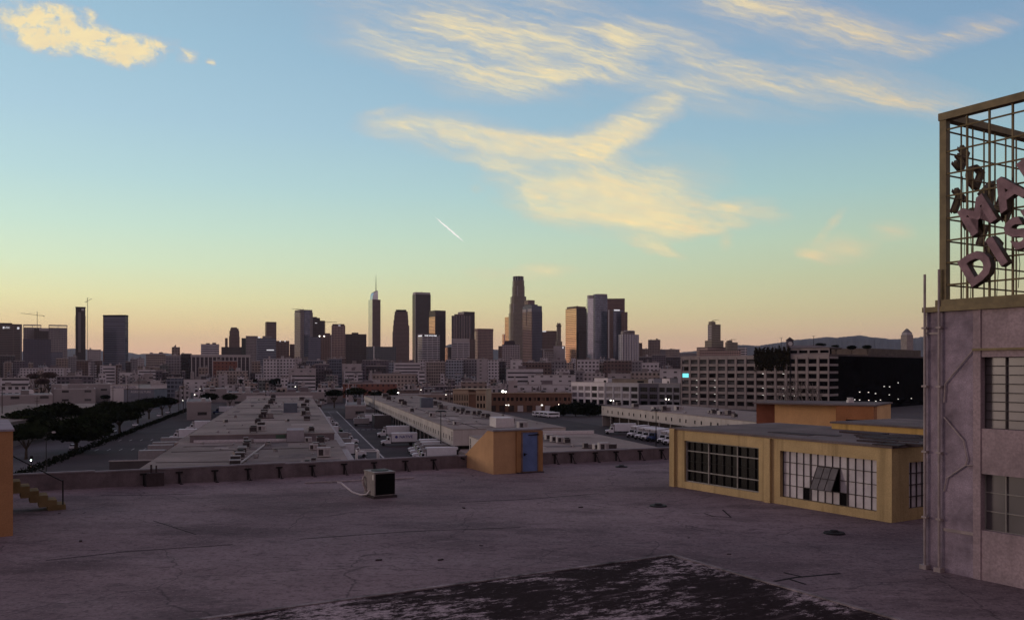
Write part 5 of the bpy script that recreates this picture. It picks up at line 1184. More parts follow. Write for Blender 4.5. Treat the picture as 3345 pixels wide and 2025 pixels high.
def dress(o, x0, x1, D, zt, seed, para=True, mt=None, big=1.0):
    """roof edge and a couple of plant rooms"""
    r = random.Random(seed); w = x1-x0
    m = MB()
    if para:
        t = .3*big; m.box(x0-.1, x1+.1, -.12, t, zt+.002, zt+.7*big); m.box(x0-.1, x0+t, t+.01, D, zt+.002, zt+.69*big); m.box(x1-t, x1+.1, t+.01, D, zt+.002, zt+.69*big); m.build('parapet', mt or M_POST, o)
    n = r.choice((1, 1, 2, 3))
    for i in range(n):
        a = x0+w*r.uniform(.1, .75); b = a+w*r.uniform(.08, .22); y = D*r.uniform(.1, .5); MB().box(a, min(b, x1-.5), y, y+D*r.uniform(.15, .35), zt+.003+i*.01, zt+r.uniform(1.5, 4.0)*big).build('plant_room', r.choice((M_HVAC, M_POST, M_WEND)), o)
ROWS = '''65 65 232 1203 1150 white long white apartment row below the left towers|apartment row
337 378 378 1196 1050 whiteb white office with dark window bands and a blank right side, left|office building
285 285 330 1143 1500 pale pale slab right of the unfinished tower|office building
250 250 335 1178 1250 brown brown block with a pale top floor between the unfinished tower and the bluish slab|building
183 183 223 1171 1300 tan tan block below the twin towers|building
223 223 252 1165 1450 grey grey block at the foot of the unfinished tower|building
0 0 49 1162 1280 dark dark block at the left border before the white-lettered tower|building
45 45 80 1180 1220 purple purple block at the foot of the left towers|building
410 410 428 1182 1200 dark thin dark frame block right of the bluish slab|building
425 425 447 1173 1300 grey narrow grey block left of the finned office|building
446 446 471 1171 1500 pale pale small block before the left hills|building
477 477 541 1157 1350 beigeg office with tall pale fins left of the stepped beige block|office building
450 450 508 1209 1000 whiteb low white building with dark strips over the dark green tree|building
390 390 432 1218 950 plainw small white house with a lamp, left of the green tree|house
541 541 592 1163 1150 grey wide grey-brown block with a stepped house on top|building
591 591 626 1156 1170 dark dark side wing right of the grey-brown block|building
561 561 588 1135 1180 tan stepped tan tower rising from the grey-brown block|building
656 656 716 1125 1500 whiteb office with white bands behind the pilastered hall|office building
696 696 775 1180 1080 red brick-red block in front of the pilastered hall|building
707 707 810 1213 960 beige long cream hall with a raised middle before the pilasters|hall
822 822 850 1180 1100 tan tan block left of the white hotel|building
860 860 905 1174 1000 white tall white hotel, left half with small windows|hotel
903 903 962 1172 1010 white white hotel wing with wide dark windows, right half|hotel
942 942 1032 1205 930 plain cream factory with two stub towers|factory
960 960 976 1197 934 plain left stub tower on the cream factory|tower
1000 1000 1015 1197 934 plain right stub tower on the cream factory|tower
950 950 1030 1226 900 whiteb white parking deck below the cream factory|parking deck
1030 1030 1076 1190 1050 purple purple block right of the cream factory|building
1000 1000 1060 1178 1300 blue bluish block behind the cream factory|building
1075 1075 1117 1172 1100 blue bluish apartment tower left of the blank grey box|apartment building
1118 1118 1181 1190 980 plain blank pale grey box left of the purple office|building
1124 1124 1184 1212 950 whiteb white garage front with two window bands below the grey box|garage
1184 1184 1270 1178 1100 purple wide purple office right of the blank grey box|office building
1196 1196 1262 1196 1000 dark dark low block before the purple office|building
1270 1270 1292 1182 1150 palebl slim bluish block left of the wide beige slab|building
1288 1288 1372 1186 1000 whiteb wide beige slab with window bands|office building
1205 1205 1362 1222 850 beige long ornate beige row with many windows|building
1208 1208 1216 1212 845 plain small turret at the left end of the ornate beige row|tower
1120 1120 1296 1254 740 red long brick-orange shed behind the dark trees|warehouse
1372 1372 1387 1177 1100 white slim white block right of the wide beige slab|building
1393 1393 1454 1183 1050 beigeg beige office with a dense window grid|office building
1365 1365 1387 1211 850 whiteb small white building with columns|building
1456 1456 1514 1176 1050 palebl bluish office block left of the dense grid block|office building
1513 1513 1558 1174 1080 grey grey block with a dense window grid, centre|office building
1557 1557 1594 1174 1000 plain plain pale tower block, centre|building
1594 1594 1629 1177 1000 white pale block with a fine window grid, right of the plain one|building
1630 1630 1652 1180 1050 dark narrow dark block right of the fine-grid block|building
1667 1667 1706 1176 900 plainw pale block with three small windows|building
1706 1706 1802 1184 950 brown broad brown brick block before the narrow stone shaft|building
1654 1654 1774 1207 800 whiteb long white modern building left of the dome-shaped tree|building
1725 1725 1880 1226 760 plainw long low white building with two rows of small windows|building
1660 1660 1690 1247 520 plain beige stair block on the brown market|building
1506 1506 1590 1248 560 tan tan upper block behind the cream corner building|building
1802 1802 1850 1178 950 grey grey pile of stepped roofs right of the brown brick block|building
1818 1818 1862 1208 800 white white house block with twelve windows and a dark right side|building
1862 1862 1876 1208 802 dark dark side of the white twelve-window block|building
1885 1885 1957 1176 850 white white modern block with stepped roofs|building
1930 1930 1975 1184 880 beigeg pale block with tall columns left of the broad dark brown block|building
1972 1972 2064 1179 850 brown broad dark brown block left of the round condo towers' feet|building
2064 2064 2100 1180 950 grey grey block right of the broad dark brown block|building
2097 2097 2153 1186 800 white small white block with dark windows left of the huge loft block|building
2060 2060 2230 1218 700 beige long beige roof row behind the grey lofts|building
1985 1985 2060 1222 700 plain low domed hall behind the grey lofts|hall
2155 2155 2226 1207 680 plainw white block with dark strips beside the huge loft block|building
1906 1906 1975 1222 720 pale pale low block behind the white loft penthouse|building
1880 1880 1910 1212 780 grey grey arched hall behind the white loft|hall
167 167 362 1257 640 shed long pale shed roof at the left|warehouse
176 176 312 1273 600 shed low pale shed with two roof holes in front of the long shed|warehouse
360 360 545 1258 620 plainw white market roof behind the lettered shops|warehouse
455 455 526 1246 800 purple low purple shed behind the white market roof|warehouse
545 545 597 1235 760 blue bluish box building left of the pole cluster|building
600 600 684 1241 900 plainw wide white shed behind the pole cluster|warehouse
736 736 800 1258 720 plainw low white shop under the palm|shop
798 798 826 1242 850 beige small cream house right of the palm|house
662 662 740 1272 640 shed low pale roof behind the round trees|warehouse
740 740 866 1286 560 shed flat brown roof left of the warehouse end|warehouse
185 185 305 1230 760 purple dark mural building with pale figures, left|building
0 0 95 1237 620 whiteb low modern pale building with a dark window strip at the left border|building
0 0 97 1263 540 white white two-storey building under the modern one at the left border|building
0 0 172 1294 470 shed cluttered pale roofs above the long brown wall|warehouse
1060 1060 1120 1272 640 shed low shed behind the left big dark tree|warehouse
880 880 1060 1284 600 shed wide flat roofs behind the end of the left warehouse|warehouse
1300 1300 1480 1290 560 tan low tan shops behind the central warehouse roof|shop
1300 1300 1368 1274 640 brown low brown block right of the brightest lamp|building
1380 1380 1500 1262 700 purple flat purple roofs below the floodlights|building
1590 1590 1655 1262 620 pale low pale roof behind the brown market|building
1690 1690 1860 1258 640 plainw white flat roofs behind the brown market|warehouse
1128 1128 1195 1328 430 shed small grey shed between the warehouses|shed
1010 1010 1050 1322 460 brown small dark shed at the far road end|shed
610 610 690 1316 420 shed pale low wall building under the left round tree|shed
2087 2087 2130 1166 1300 dark dark row right of the round condo towers|building
2130 2130 2175 1160 1350 purple purple row below the lone drum block|building
2175 2175 2230 1166 1250 dark dark row left of the huge loft block|building
2117 2117 2157 1111 2000 tan lone brown-grey block against the sky right of the round condos|office building
2157 2157 2176 1142 2000 grey low grey wing right of the lone brown-grey block|building
2087 2087 2118 1140 1900 tan stepped tan wing left of the lone brown-grey block|building
2174 2174 2220 1142 1700 beigeg drum block with tall fins before the hills|office building
2220 2220 2290 1155 1600 grey low grey block right of the drum block|building'''.split('\n')
for i, ln_ in enumerate(ROWS):
    head, cat = ln_.rsplit('|', 1); f = head.split(' ', 6)
    xL, xM, xR, yt, Y = map(float, f[:5]); code = f[5]; lab = f[6]
    nm = {'shed': 'shed_building'}.get(cat, cat.replace(' ', '_'))
    if code == 'shed' and Y < 700: depth = 60
    elif Y < 700: depth = 34
    else: depth = random.uniform(18, 34)
    o, x0, x1, D, zt = block(nm if cat != 'building' else 'city_building', lab if len(lab.split()) >= 4 else lab+' in the city', cat, xL, xM, xR, yt, Y, fm(code), depth)
    dress(o, x0, x1, D, zt, i, code != 'shed' or True)
# lettered shops
so_ = empty('lettered_shop', at(362, 1300, 560), 0, 'white shop with dark lettering PRODUCE PLAZA along its top', 'shop'); so_.location.z = 0
zq = zpx(1270, 560); wq = (450-362)/F*560
MB().box(0, wq, 0, 20, 0, zq+2.6).build('wall', M_WHITE, so_); MB().box(-.2, wq+.2, -.2, 20.2, zq+2.61, zq+2.9).build('roof', M_WROOF, so_)
text('lettering', 'PRODUCE PLAZA', 2.0, M_TRUCKB, so_, (wq/2, -.02, zq+1.0), (pi/2, 0, 0), .02, sx=.95)
so_ = empty('lettered_shop', at(436, 1300, 540), 0, 'blue-grey shop with pale lettering at the end of the tree row', 'shop'); so_.location.z = 0
zq = zpx(1282, 540); wq = (500-400)/F*540
MB().box(-6, wq-6, 0, 20, 0, zq+2.0).build('wall', mat('blue_grey_shop', (.15, .155, .18), .9, .2, .2), so_); MB().box(-6.2, wq-5.8, -.2, 20.2, zq+2.01, zq+2.3).build('roof', M_WROOF, so_)
text('lettering', 'AGRICULTURE', 1.9, M_WHITE, so_, (4.5, -.02, zq+.4), (pi/2, 0, 0), .02)
# long brown wall behind the street trees
lwb = empty('street_warehouse', onz(-30, 1420), 0, 'long brown-grey street warehouse behind the left tree row', 'warehouse')
a = Vector((onz(-30, 1420).x, onz(-30, 1420).y)); lwb.location.z = 0; lwb.rotation_euler.z = RW
ya = 60; zt = 7.6
lwb.location = loc(O1, -96, 40); MB().box(-40, 0, 0, 190, 0, 7.6).build('wall', mat('brown_grey_wall', (.135, .105, .10), .9, .25, .12, streak=.3), lwb); MB().box(-40.2, .15, -.2, 190.2, 7.603, 7.9).build('roof', M_WROOF2, lwb)
v0 = None
for i in range(9):
    if v0 is None: v0 = MB().box(.004, .06, -.5, .5, 2.5, 5.2).build('window', M_PANED, lwb, (0, 130+i*2.6, 0))
    else: part('window', v0, lwb, (0, 130+i*2.6, 0))
# generic infill, each block its own object
TONE = {'white': 'white', 'pale': 'pale', 'beige': 'beige', 'tan': 'tan', 'brown': 'brown', 'purple': 'dull purple', 'dark': 'dark', 'grey': 'grey', 'palebl': 'bluish', 'plain': 'plain pale', 'shed': 'flat-roofed', 'green': 'greenish'}
LANDM = [(40, 'the lettered left tower'), (120, 'the twin towers'), (260, 'the unfinished tower'), (378, 'the bluish slab'), (505, 'the finned office'), (570, 'the stepped grey-brown block'), (720, 'the pilastered hall'), (786, 'the palm'), (910, 'the white hotel'), (985, 'the cream factory'), (1095, 'the bluish apartment tower'), (1150, 'the blank grey box'), (1225, 'the purple office'), (1330, 'the wide beige slab'), (1400, 'the white-banded sign tower'), (1500, 'the pier-fronted tower'), (1580, 'the square-grid tower'), (1690, 'the crowned tall tower'), (1740, 'the stepped pink tower'), (1825, 'the narrow stone shaft'), (1880, 'the glowing slab'), (1950, 'the rounded glass tower'), (2055, 'the round condo towers'), (2137, 'the lone brown-grey block'), (2210, 'the huge loft block')]
used = {}
r = random.Random(31)
for i in range(330):
    Y = r.choice((620, 700, 780, 860, 940, 1040, 1140, 1250, 1400)); x = r.uniform(-20, 2230); wpx = r.uniform(9, 36)*(800/Y)**.3
    lo, hi = {620: (1268, 1284), 700: (1256, 1272), 780: (1245, 1262), 860: (1232, 1252), 940: (1215, 1240), 1040: (1198, 1225), 1140: (1185, 1210), 1250: (1176, 1198), 1400: (1168, 1188)}[Y]
    yt = r.uniform(lo, hi); code = r.choice(list(TONE)); near = min(LANDM, key=lambda q: abs(q[0]-x)); st = max(1, int(zpx(yt, Y)/3.6))
    side = 'below' if abs(near[0]-x) < 18 else ('left of' if x < near[0] else 'right of')
    dist = 'near' if Y < 750 else ('middle' if Y < 1000 else 'far')
    lab = f"{TONE[code]} {NUM[0] and ('one two three four five six seven eight nine ten eleven twelve thirteen fourteen fifteen sixteen seventeen'.split()[min(st, 17)-1])}-storey block in the {dist} rows, {side} {near[1]}"
    if lab in used: continue
    used[lab] = 1
    o, x0, x1, D, zt = block('city_block', lab, 'building', x, x, x+wpx, yt, Y, fm(code), r.uniform(16, 30), group='small blocks filling the city before downtown')
    dress(o, x0, x1, D, zt, i+500, r.random() < .6)
# ---------------------------------------------------------------- downtown towers
def glassy(name, wall, glass, bay=3.0, fl=4.0, fw=.7, fh=.6, refl=.6, rough=.1, var=.25, wrefl=0.0): return facade(name, wall, glass, bay, fl, fw, fh, refl, rough, var, .12, (.12, .10, .10), wrefl=wrefl)
F_DARK = glassy('tower_dark', (.055, .040, .036), (.045, .035, .032), 3, 4, .6, .6, .45)
F_BRN = glassy('tower_brown', (.155, .10, .082), (.05, .037, .034), 3.2, 4, .55, .6, .4)
F_BLUE = glassy('tower_blue', (.12, .12, .145), (.07, .075, .10), 60, 4, .97, .6, .5)
F_GREY = glassy('tower_grey', (.24, .205, .20), (.05, .045, .048), 3.0, 3.8, .6, .55, .4)
F_PALE = glassy('tower_pale', (.34, .29, .29), (.035, .03, .032), 3.2, 3.9, .62, .6, .3)
F_BAND = glassy('tower_white_bands', (.46, .42, .43), (.03, .027, .03), 12, 3.9, .92, .55, .3)
F_PIER = glassy('tower_piers', (.20, .155, .145), (.045, .038, .04), 7, 4, .6, .97, .45)
F_PIERW = glassy('tower_white_piers', (.42, .39, .42), (.05, .05, .07), 6, 3.4, .6, .75, .4)
F_MIRL = glassy('tower_sunset_mirror', (.22, .14, .11), (.64, .44, .34), 60, 4.2, .98, .66, .92, .06, .08)  # sunset glow on the left sides is put into this warm mirror tint
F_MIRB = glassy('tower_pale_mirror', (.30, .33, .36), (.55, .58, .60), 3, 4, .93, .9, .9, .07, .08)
F_STONE = glassy('tower_stone', (.22, .18, .135), (.065, .056, .048), 2.6, 4, .5, .6, .35)
F_STONE2 = glassy('tower_pink_stone', (.24, .15, .13), (.10, .075, .08), 80, 4, .99, .5, .55)
F_GRID = glassy('tower_square_grid', (.32, .22, .185), (.045, .034, .034), 3.4, 3.9, .62, .62, .3)
F_BLUE2 = glassy('tower_blue_grid', (.13, .13, .16), (.065, .068, .09), 2.2, 3.6, .6, .6, .45)
F_CURT = glassy('tower_curtain', (.16, .165, .20), (.12, .13, .165), 2.4, 3.9, .9, .85, .55, .1)
F_PILA = glassy('pilaster_hall', (.06, .045, .05), (.03, .026, .034), 3, 3.6, .7, .6, .2)
M_CREAMB = mat('pale_crown', (.36, .32, .31), .8, .1, .1)
def tower(name, label, xL, xM, xR, yt, Y, mt, rz=None, depth=None, cat='tower', base=0.0):
    return block(name, label, cat, xL, xM, xR, yt, Y, mt, depth, rz)
def shape(o, x0, x1, D, lev, Y, mt, name='upper_tier'):
    """tiers on top: (inset left, inset right, inset depth) as fractions, bottom pixel row, top pixel row"""
    w = x1-x0
    for (a, b, c, yb, yt) in lev:
        m = MB(); m.box(x0+w*a, x1-w*b, D*c, D*(1-c), zpx(yb, Y)+.02, zpx(yt, Y)); m.build(name, mt, o)
def boxpx(o, name, xa, xb, ya, yb, Y, mt, y0=-.3, y1=-.03, lift=0.0):
    """flat piece on the front given in pixels, on a building facing about the camera"""
    rz = o.rotation_euler.z; t0, t1 = (xa-CX)/F, (xb-CX)/F; ox, oy = o.location.x, o.location.y
    f = lambda t: (t*oy-ox)/(cos(rz)-t*sin(rz))
    m = MB(); m.box(f(t0), f(t1), y0, y1, zpx(yb, Y), zpx(ya, Y)); return m.build(name, mt, o)
# far left group
o, x0, x1, D, zt = tower('office_tower', 'broad dark banded tower with white USC lettering at the left border', -60, -60, 72, 1056, 1900, glassy('tower_brown_bands', (.13, .095, .08), (.04, .032, .032), 60, 3.9, .98, .5, .3), depth=45)
boxpx(o, 'edge_panel', 66, 72, 1057, 1230, 1900, M_HVAC)
boxpx(o, 'white_emblem', 56, 63, 1066, 1073, 1900, E_SIGN)
boxpx(o, 'shield', 9, 14, 1065, 1072, 1900, E_SIGN)
f = lambda xp: ((xp-CX)/F*o.location.y-o.location.x)/(cos(o.rotation_euler.z)-(xp-CX)/F*sin(o.rotation_euler.z))
text('lettering', 'USC', 5.6, E_SIGN, o, (f(24), -.3, zpx(1068.5, 1900)), (pi/2, 0, 0), .1, font_bold=.05)
boxpx(o, 'roof_line', -60, 40, 1053, 1056, 1900, M_IRON, 0, 20)
for nm, xa, xb, ytop, rail0, lab in (('condo_tower', 76, 135, 1069, 1061, 'left twin condo tower with an open pale crown frame'), ('condo_tower', 159, 220, 1070, 1062, 'right twin condo tower with an open pale crown frame')):
    o, x0, x1, D, zt = tower(nm, lab, xa, xa, xb, ytop, 1800, F_GREY, depth=28)
    m = MB(); z1 = zpx(rail0, 1800)
    for x in (x0+.5, (x0+x1)/2, x1-.5): m.box(x-.5, x+.5, 0, 1, zt+.01, z1-.1).box(x-.5, x+.5, D-1, D, zt+.01, z1-.1)
    m.box(x0, x1, 0, 1, z1-.09, z1+1).box(x0, x1, D-1, D, z1-.09, z1+1).box(x0, x0+1, 1.01, D-1.01, z1-.08, z1+.99).box(x1-1, x1, 1.01, D-1.01, z1-.08, z1+.99).box(x0, x1, .1, .9, (zt+z1)/2, (zt+z1)/2+.6); m.build('crown_frame', M_POST, o)
    boxpx(o, 'pale_panel', xa+(14 if xa < 100 else 18), xb-(22 if xa < 100 else 28), ytop+8, 1108, 1800, F_PALE if False else M_HVAC, -.2)
o, x0, x1, D, zt = tower('condo_tower', 'dark block with slits between the twin condo towers', 112, 112, 167, 1073, 1790, F_DARK, depth=20); boxpx(o, 'slit_screen', 128, 160, 1071, 1080, 1790, M_POST, -.4)
tower('office_tower', 'wide dark purple block in front of the twin condo towers', 75, 75, 166, 1107, 1600, glassy('tower_purple', (.085, .072, .092), (.045, .042, .056), 2.4, 3.6, .6, .55, .3), depth=30)
tower('office_tower', 'dark bluish block right of the wide dark purple one', 166, 166, 205, 1150, 1500, F_BLUE2, depth=24)
o, x0, x1, D, zt = tower('unfinished_tower', 'slim unfinished concrete tower with ragged floor edges and a crane beside it', 247, 247, 279, 1004, 1950, glassy('raw_floors', (.085, .06, .055), (.02, .015, .015), 4, 4.0, .8, .6, .0, .8), depth=24)
m = MB()
for k in range(36): z = zt-20-k*4.0; m.box(x0-1.2-(k % 3)*.3, x1+1.2+(k % 2)*.4, -1.0, D+1, z, z+.6)
m.build('floor_edge', M_WEND, o); boxpx(o, 'hoist_strip', 255, 264, 1020, 1150, 1950, M_HVAC, -1.6, -1.05); boxpx(o, 'white_sheet', 266, 275, 1008, 1014, 1950, M_WHITE, -.6); boxpx(o, 'top_formwork', 246, 280, 1002, 1005, 1950, M_IRON, -.5, 10)
o, x0, x1, D, zt = tower('office_tower', 'broad bluish banded slab tower alone at the left', 337, 408, 419, 1033, 1900, F_BLUE, rz=radians(-6), depth=30); m = MB(); m.box(x0-.6, x1+.3, -.6, D, zt+.01, zt+3.0); m.build('roof_band', M_IRON, o); boxpx(o, 'corner_strip', 337, 340, 1036, 1180, 1900, mat('rust_edge', (.16, .07, .04), .7, .2, .1), -.5)
def crane(name, label, xm, yb, yt, xj0, yj0, xj1, yj1, Y, base=0.0):
    X = px_x(xm, Y); o = empty(name, (X, Y, base), 0, label, 'crane', 'tower cranes over the skyline')
    z = lambda y: zpx(y, Y)-base; k = Y/F*.55
    MB().box(-k, k, -k, k, 0, z(yt)).build('mast', M_RUST, o)
    a = ((xj0-xm)/F*Y, 0, z(yj0)); b = ((xj1-xm)/F*Y, 0, z(yj1)); m = MB(); m.tube(a, b, k*1.1, 4); m.build('jib', M_RUST, o)
    e = a if abs(a[0]) < abs(b[0]) else b; far = b if e is a else a
    MB().box(e[0]-k*2, e[0]+k*2, -k*2, k*2, e[2]-k*4, e[2]).build('counterweight', M_IRON, o)
    m = MB(); ap = (0, 0, z(yt)); m.tube(ap, (far[0]*.6, 0, far[2]*.6+((a[2]+b[2])/2)*.4), k*.3, 4).tube(ap, e, k*.3, 4); m.build('tie', M_IRON, o)
crane('tower_crane', 'tower crane with a long level jib over the twin condo towers', 121.5, 1075, 1019, 68, 1023, 144, 1032, 1850)
crane('tower_crane', 'tall tower crane with a short raised jib beside the unfinished tower', 286, 1150, 972, 281, 986, 301, 975, 1940)
# left centre
o, x0, x1, D, zt = tower('pilastered_hall', 'long dark office hall with tall white pilasters and a pale roof band', 624, 624, 817, 1166, 1150, F_PILA, depth=30, cat='office building')
w = x1-x0; p0 = None
for i in range(15):
    if p0 is None: p0 = MB().box(-.7, .7, -.8, -.02, 0, zt).build('pilaster', M_CREAMB, o, (x0+.7+(w-1.4)*i/14, 0, 0))
    else: part('pilaster', p0, o, (x0+.7+(w-1.4)*i/14, 0, 0))
MB().box(x0-.4, x1+.4, -1.0, D, zt+.01, zpx(1158, 1150)).build('roof_band', M_CREAMB, o)
o, x0, x1, D, zt = tower('office_tower', 'dark tapered brown tower left of centre', 748, 748, 783, 1098, 2500, F_BRN, depth=30)
shape(o, x0, x1, D, [(.04, .04, .02, 1098, 1080), (.12, .1, .06, 1080, 1073), (.18, .24, .1, 1073, 1069)], 2500, F_BRN)
tower('office_tower', 'thin brown tower beside the dark tapered tower', 735, 735, 744, 1104, 2450, F_BRN, depth=14)
tower('office_tower', 'low dark base block under the dark tapered tower', 723, 723, 803, 1133, 2300, F_DARK, depth=30)
tower('office_tower', 'narrow dark green block left of the bluish glass pair', 789, 789, 806, 1104, 2200, glassy('tower_green', (.05, .055, .045), (.03, .032, .03), 3, 4, .6, .6, .35), depth=20)
tower('office_tower', 'grey slab left of the bluish white-banded block', 803, 803, 842, 1097, 2150, F_GREY, depth=24)
o, x0, x1, D, zt = tower('office_tower', 'bluish glass block with white floor bands and small lit lettering', 838, 838, 902, 1104, 1900, glassy('tower_blue_white', (.22, .23, .26), (.06, .065, .085), 60, 4, .97, .65, .5), depth=26); boxpx(o, 'white_top', 843, 850, 1100, 1104, 1900, E_SIGN, -.4); boxpx(o, 'lit_lettering', 871, 895, 1141.5, 1144.5, 1900, E_SIGN, -.4); shape(o, x0, x1, D, [(.3, .2, .1, 1104, 1097)], 1900, F_GREY)
o, x0, x1, D, zt = tower('office_tower', 'plain brown-grey tower with a pale left edge behind the bluish glass block', 866, 870, 903, 1052, 2500, F_BRN, rz=radians(30)); boxpx(o, 'top_band', 870, 903, 1051, 1054, 2500, M_IRON, -.4)
o, x0, x1, D, zt = tower('office_tower', 'squat brown block with two roof lights left of the tall condo cluster', 903, 903, 945, 1113, 2000, F_BRN, depth=24); boxpx(o, 'roof_light', 913, 917, 1113, 1116, 2000, E_SIGN, -.5); boxpx(o, 'roof_light', 929, 933, 1113, 1116, 2000, E_SIGN, -.5)
tower('office_tower', 'small brown block against the condo cluster', 946, 946, 962, 1124, 2050, F_BRN, depth=20)
o, x0, x1, D, zt = tower('condo_tower', 'tall grey condo tower with balconies and a stepped top', 962, 981, 1022, 1040, 1750, F_GREY, rz=radians(33))
shape(o, x0, x1, D, [(0, .0, 0, 1040, 1020), (0, .03, .03, 1020, 1011)], 1750, F_GREY)
m = MB()
for k in range(40): z = zpx(1035, 1750)-k*3.6; m.box(x0-.0, x0+(x1-x0)*.15, -1.0, -.02, z, z+.35).box(x0-1.0, x0-.02, 2, D-2, z, z+.35)
m.build('balcony', M_POST, o); boxpx(o, 'glass_bay', 993, 1012, 1014, 1165, 1750, F_CURT, -.8, -.02); boxpx(o, 'roof_slab', 967, 985, 1017.5, 1019, 1750, M_IRON, -.8, 6)
crane('tower_crane', 'crane jib resting over the tall grey condo tower', 990, 1012, 1007, 953, 1008, 1000, 1013, 1780)
o, x0, x1, D, zt = tower('office_tower', 'dark tower with a stepped roof behind the tall grey condo tower', 1020, 1020, 1061, 1047, 2000, F_DARK, depth=28); shape(o, x0, x1, D, [(0, .38, .05, 1047, 1038), (.0, .62, .1, 1038, 1035)], 2000, F_DARK); boxpx(o, 'pale_sign', 1029, 1036, 1054, 1056, 2000, E_SIGN, -.4)
crane('tower_crane', 'thin crane jib right of the dark stepped-roof tower', 1062, 1088, 1049, 1055, 1053, 1101, 1051.5, 2100)
tower('condo_tower', 'bluish glass block in front of the tall grey condo tower', 1007, 1007, 1048, 1101, 1550, F_BLUE2, depth=22)
o, x0, x1, D, zt = tower('office_tower', 'brown block with two lamps right of the bluish block', 1043, 1043, 1081, 1094, 1700, F_BRN, depth=24); shape(o, x0, x1, D, [(.4, .05, .05, 1094, 1088)], 1700, F_BRN)
for xq in (1043.6, 1059): boxpx(o, 'roof_lamp', xq-1.6, xq+1.6, 1096.5, 1099.5, 1700, E_LAMP, -1.5, -.8)
o, x0, x1, D, zt = tower('office_tower', 'brown gridded tower with a small white roof sign', 1083, 1083, 1128, 1063, 2000, F_GRID, depth=26); shape(o, x0, x1, D, [(.06, .06, .04, 1063, 1058)], 2000, F_BRN); boxpx(o, 'white_sign', 1105, 1112, 1062, 1064, 2000, E_SIGN, -.6)
boxpx(o, 'pale_edge', 1080.5, 1083, 1093, 1170, 2000, M_POST, -.6)
o, x0, x1, D, zt = tower('office_tower', 'wide dark slab right of the brown gridded tower', 1128, 1128, 1197, 1091, 1900, F_DARK, depth=28); shape(o, x0, x1, D, [(.3, .38, .1, 1091, 1086)], 1900, F_DARK)
# sail-topped tower
Y = 2900; o, x0, x1, D, zt = tower('glass_skyscraper', 'slender glass tower with a sail-shaped crown and a needle spire', 1204, 1217, 1243, 978, Y, F_BRN, rz=radians(30))
D = min(D, 60)
boxpx(o, 'glass_front', 1206, 1217.2, 978.5, 1130, Y, F_MIRB, -1, 0) if False else None
m = MB(); m.box(-.8, -.03, .5, D, 0, zt); m.build('curved_glass_side', F_MIRB, o)
m = MB(); k = Y/F; m.profile([(x0+(x1-x0)*.02, zt+.01), (x0+(x1-x0)*.72, zt+.01), (x0+(x1-x0)*.70, zt+30*k), (x0+(x1-x0)*.5, zt+27*k), (x0+(x1-x0)*.2, zt+22*k), (x0+(x1-x0)*.06, zt+12*k)], 2, 26); m.build('sail_crown', F_MIRB, o)
MB().cyl(x0+(x1-x0)*.62, 14, zt+26*k, zpx(897, Y), 1.6, .35, 6).build('spire', M_IRON, o)
tower('office_tower', 'long low dark teal block below the slender spire tower', 1197, 1197, 1294, 1132, 1700, glassy('tower_teal', (.10, .10, .105), (.06, .066, .07), 3, 3.8, .7, .6, .35), depth=26)
mq = empty('flag_pole', at(1221.5, 1168, 1600), 0, 'white pole rising before the dark teal block', 'pole'); mq.location.z = 0; MB().tube((0, 0, 0), (0, 0, zpx(1131, 1600)), 1.0, 6).build('pole', M_WHITE, mq)
Y = 2650; o, x0, x1, D, zt = tower('office_tower', 'dark brown tower with many small setbacks towards its top', 1282, 1282, 1337, 1083, Y, F_BRN, depth=44)
shape(o, x0, x1, D, [(.03, .0, .02, 1083, 1063), (.06, .05, .05, 1063, 1045), (.10, .07, .07, 1045, 1029), (.13, .09, .1, 1029, 1017)], Y, F_BRN); shape(o, x0, x1, D, [(.2, .17, .14, 1017, 1011)], Y, M_IRON, 'crown')
Y = 2950; o, x0, x1, D, zt = tower('office_tower', 'tallest black slab tower with a pale cap band, left of centre', 1347, 1357, 1407, 961, Y, F_DARK, rz=radians(24)); m = MB(); m.box(x0+1, x1-1, 1, D-1, zt+.02, zpx(954, Y)); m.build('cap_band', M_CREAMB, o); m = MB(); m.box(-.8, .8, -.8, -.02, 0, zt).box(-.8, -.02, -.01, .8, 0, zt); m.build('pale_corner_edge', M_CREAMB, o)
MB().tube((x0+(x1-x0)*.5, D*.4, zpx(954, Y)), (x0+(x1-x0)*.5, D*.4, zpx(950, Y)), .8, 5).build('mast', M_IRON, o)
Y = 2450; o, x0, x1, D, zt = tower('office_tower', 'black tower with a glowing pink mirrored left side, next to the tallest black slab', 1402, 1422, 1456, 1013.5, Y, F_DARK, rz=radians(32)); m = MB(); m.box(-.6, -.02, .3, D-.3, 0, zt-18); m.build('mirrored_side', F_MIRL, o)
o, x0, x1, D, zt = tower('office_tower', 'white-banded square tower with the lit sign ONE WILSHIRE', 1364, 1379, 1437, 1094, 1900, F_BAND, rz=radians(28)); shape(o, x0, x1, D, [(.0, .28, .05, 1094, 1089)], 1900, M_WEND, 'plant_room')
boxpx(o, 'sign_band', 1381, 1432, 1093.2, 1098.4, 1900, M_IRON, -.5, -.05)
text('lettering', 'ONE WILSHIRE', 3.6, emit('bright_sign', (.95, .96, 1), 1.0), o, (x0+(x1-x0)*.47, -.52, zpx(1095.9, 1900)), (pi/2, 0, 0), .1, sx=1.2, font_bold=.06)
m = MB(); m.box(-.4, -.05, 1, D*.8, zt-3.0, zt-.3); m.build('side_sign', E_SIGN, o)
Y = 2400; o, x0, x1, D, zt = tower('office_tower', 'brown tower with vertical piers before the pale-cornered tower', 1475, 1475, 1538, 1031, Y, F_PIER, depth=34); shape(o, x0, x1, D, [(.14, .35, .08, 1031, 1026)], Y, F_BRN)
p0 = None
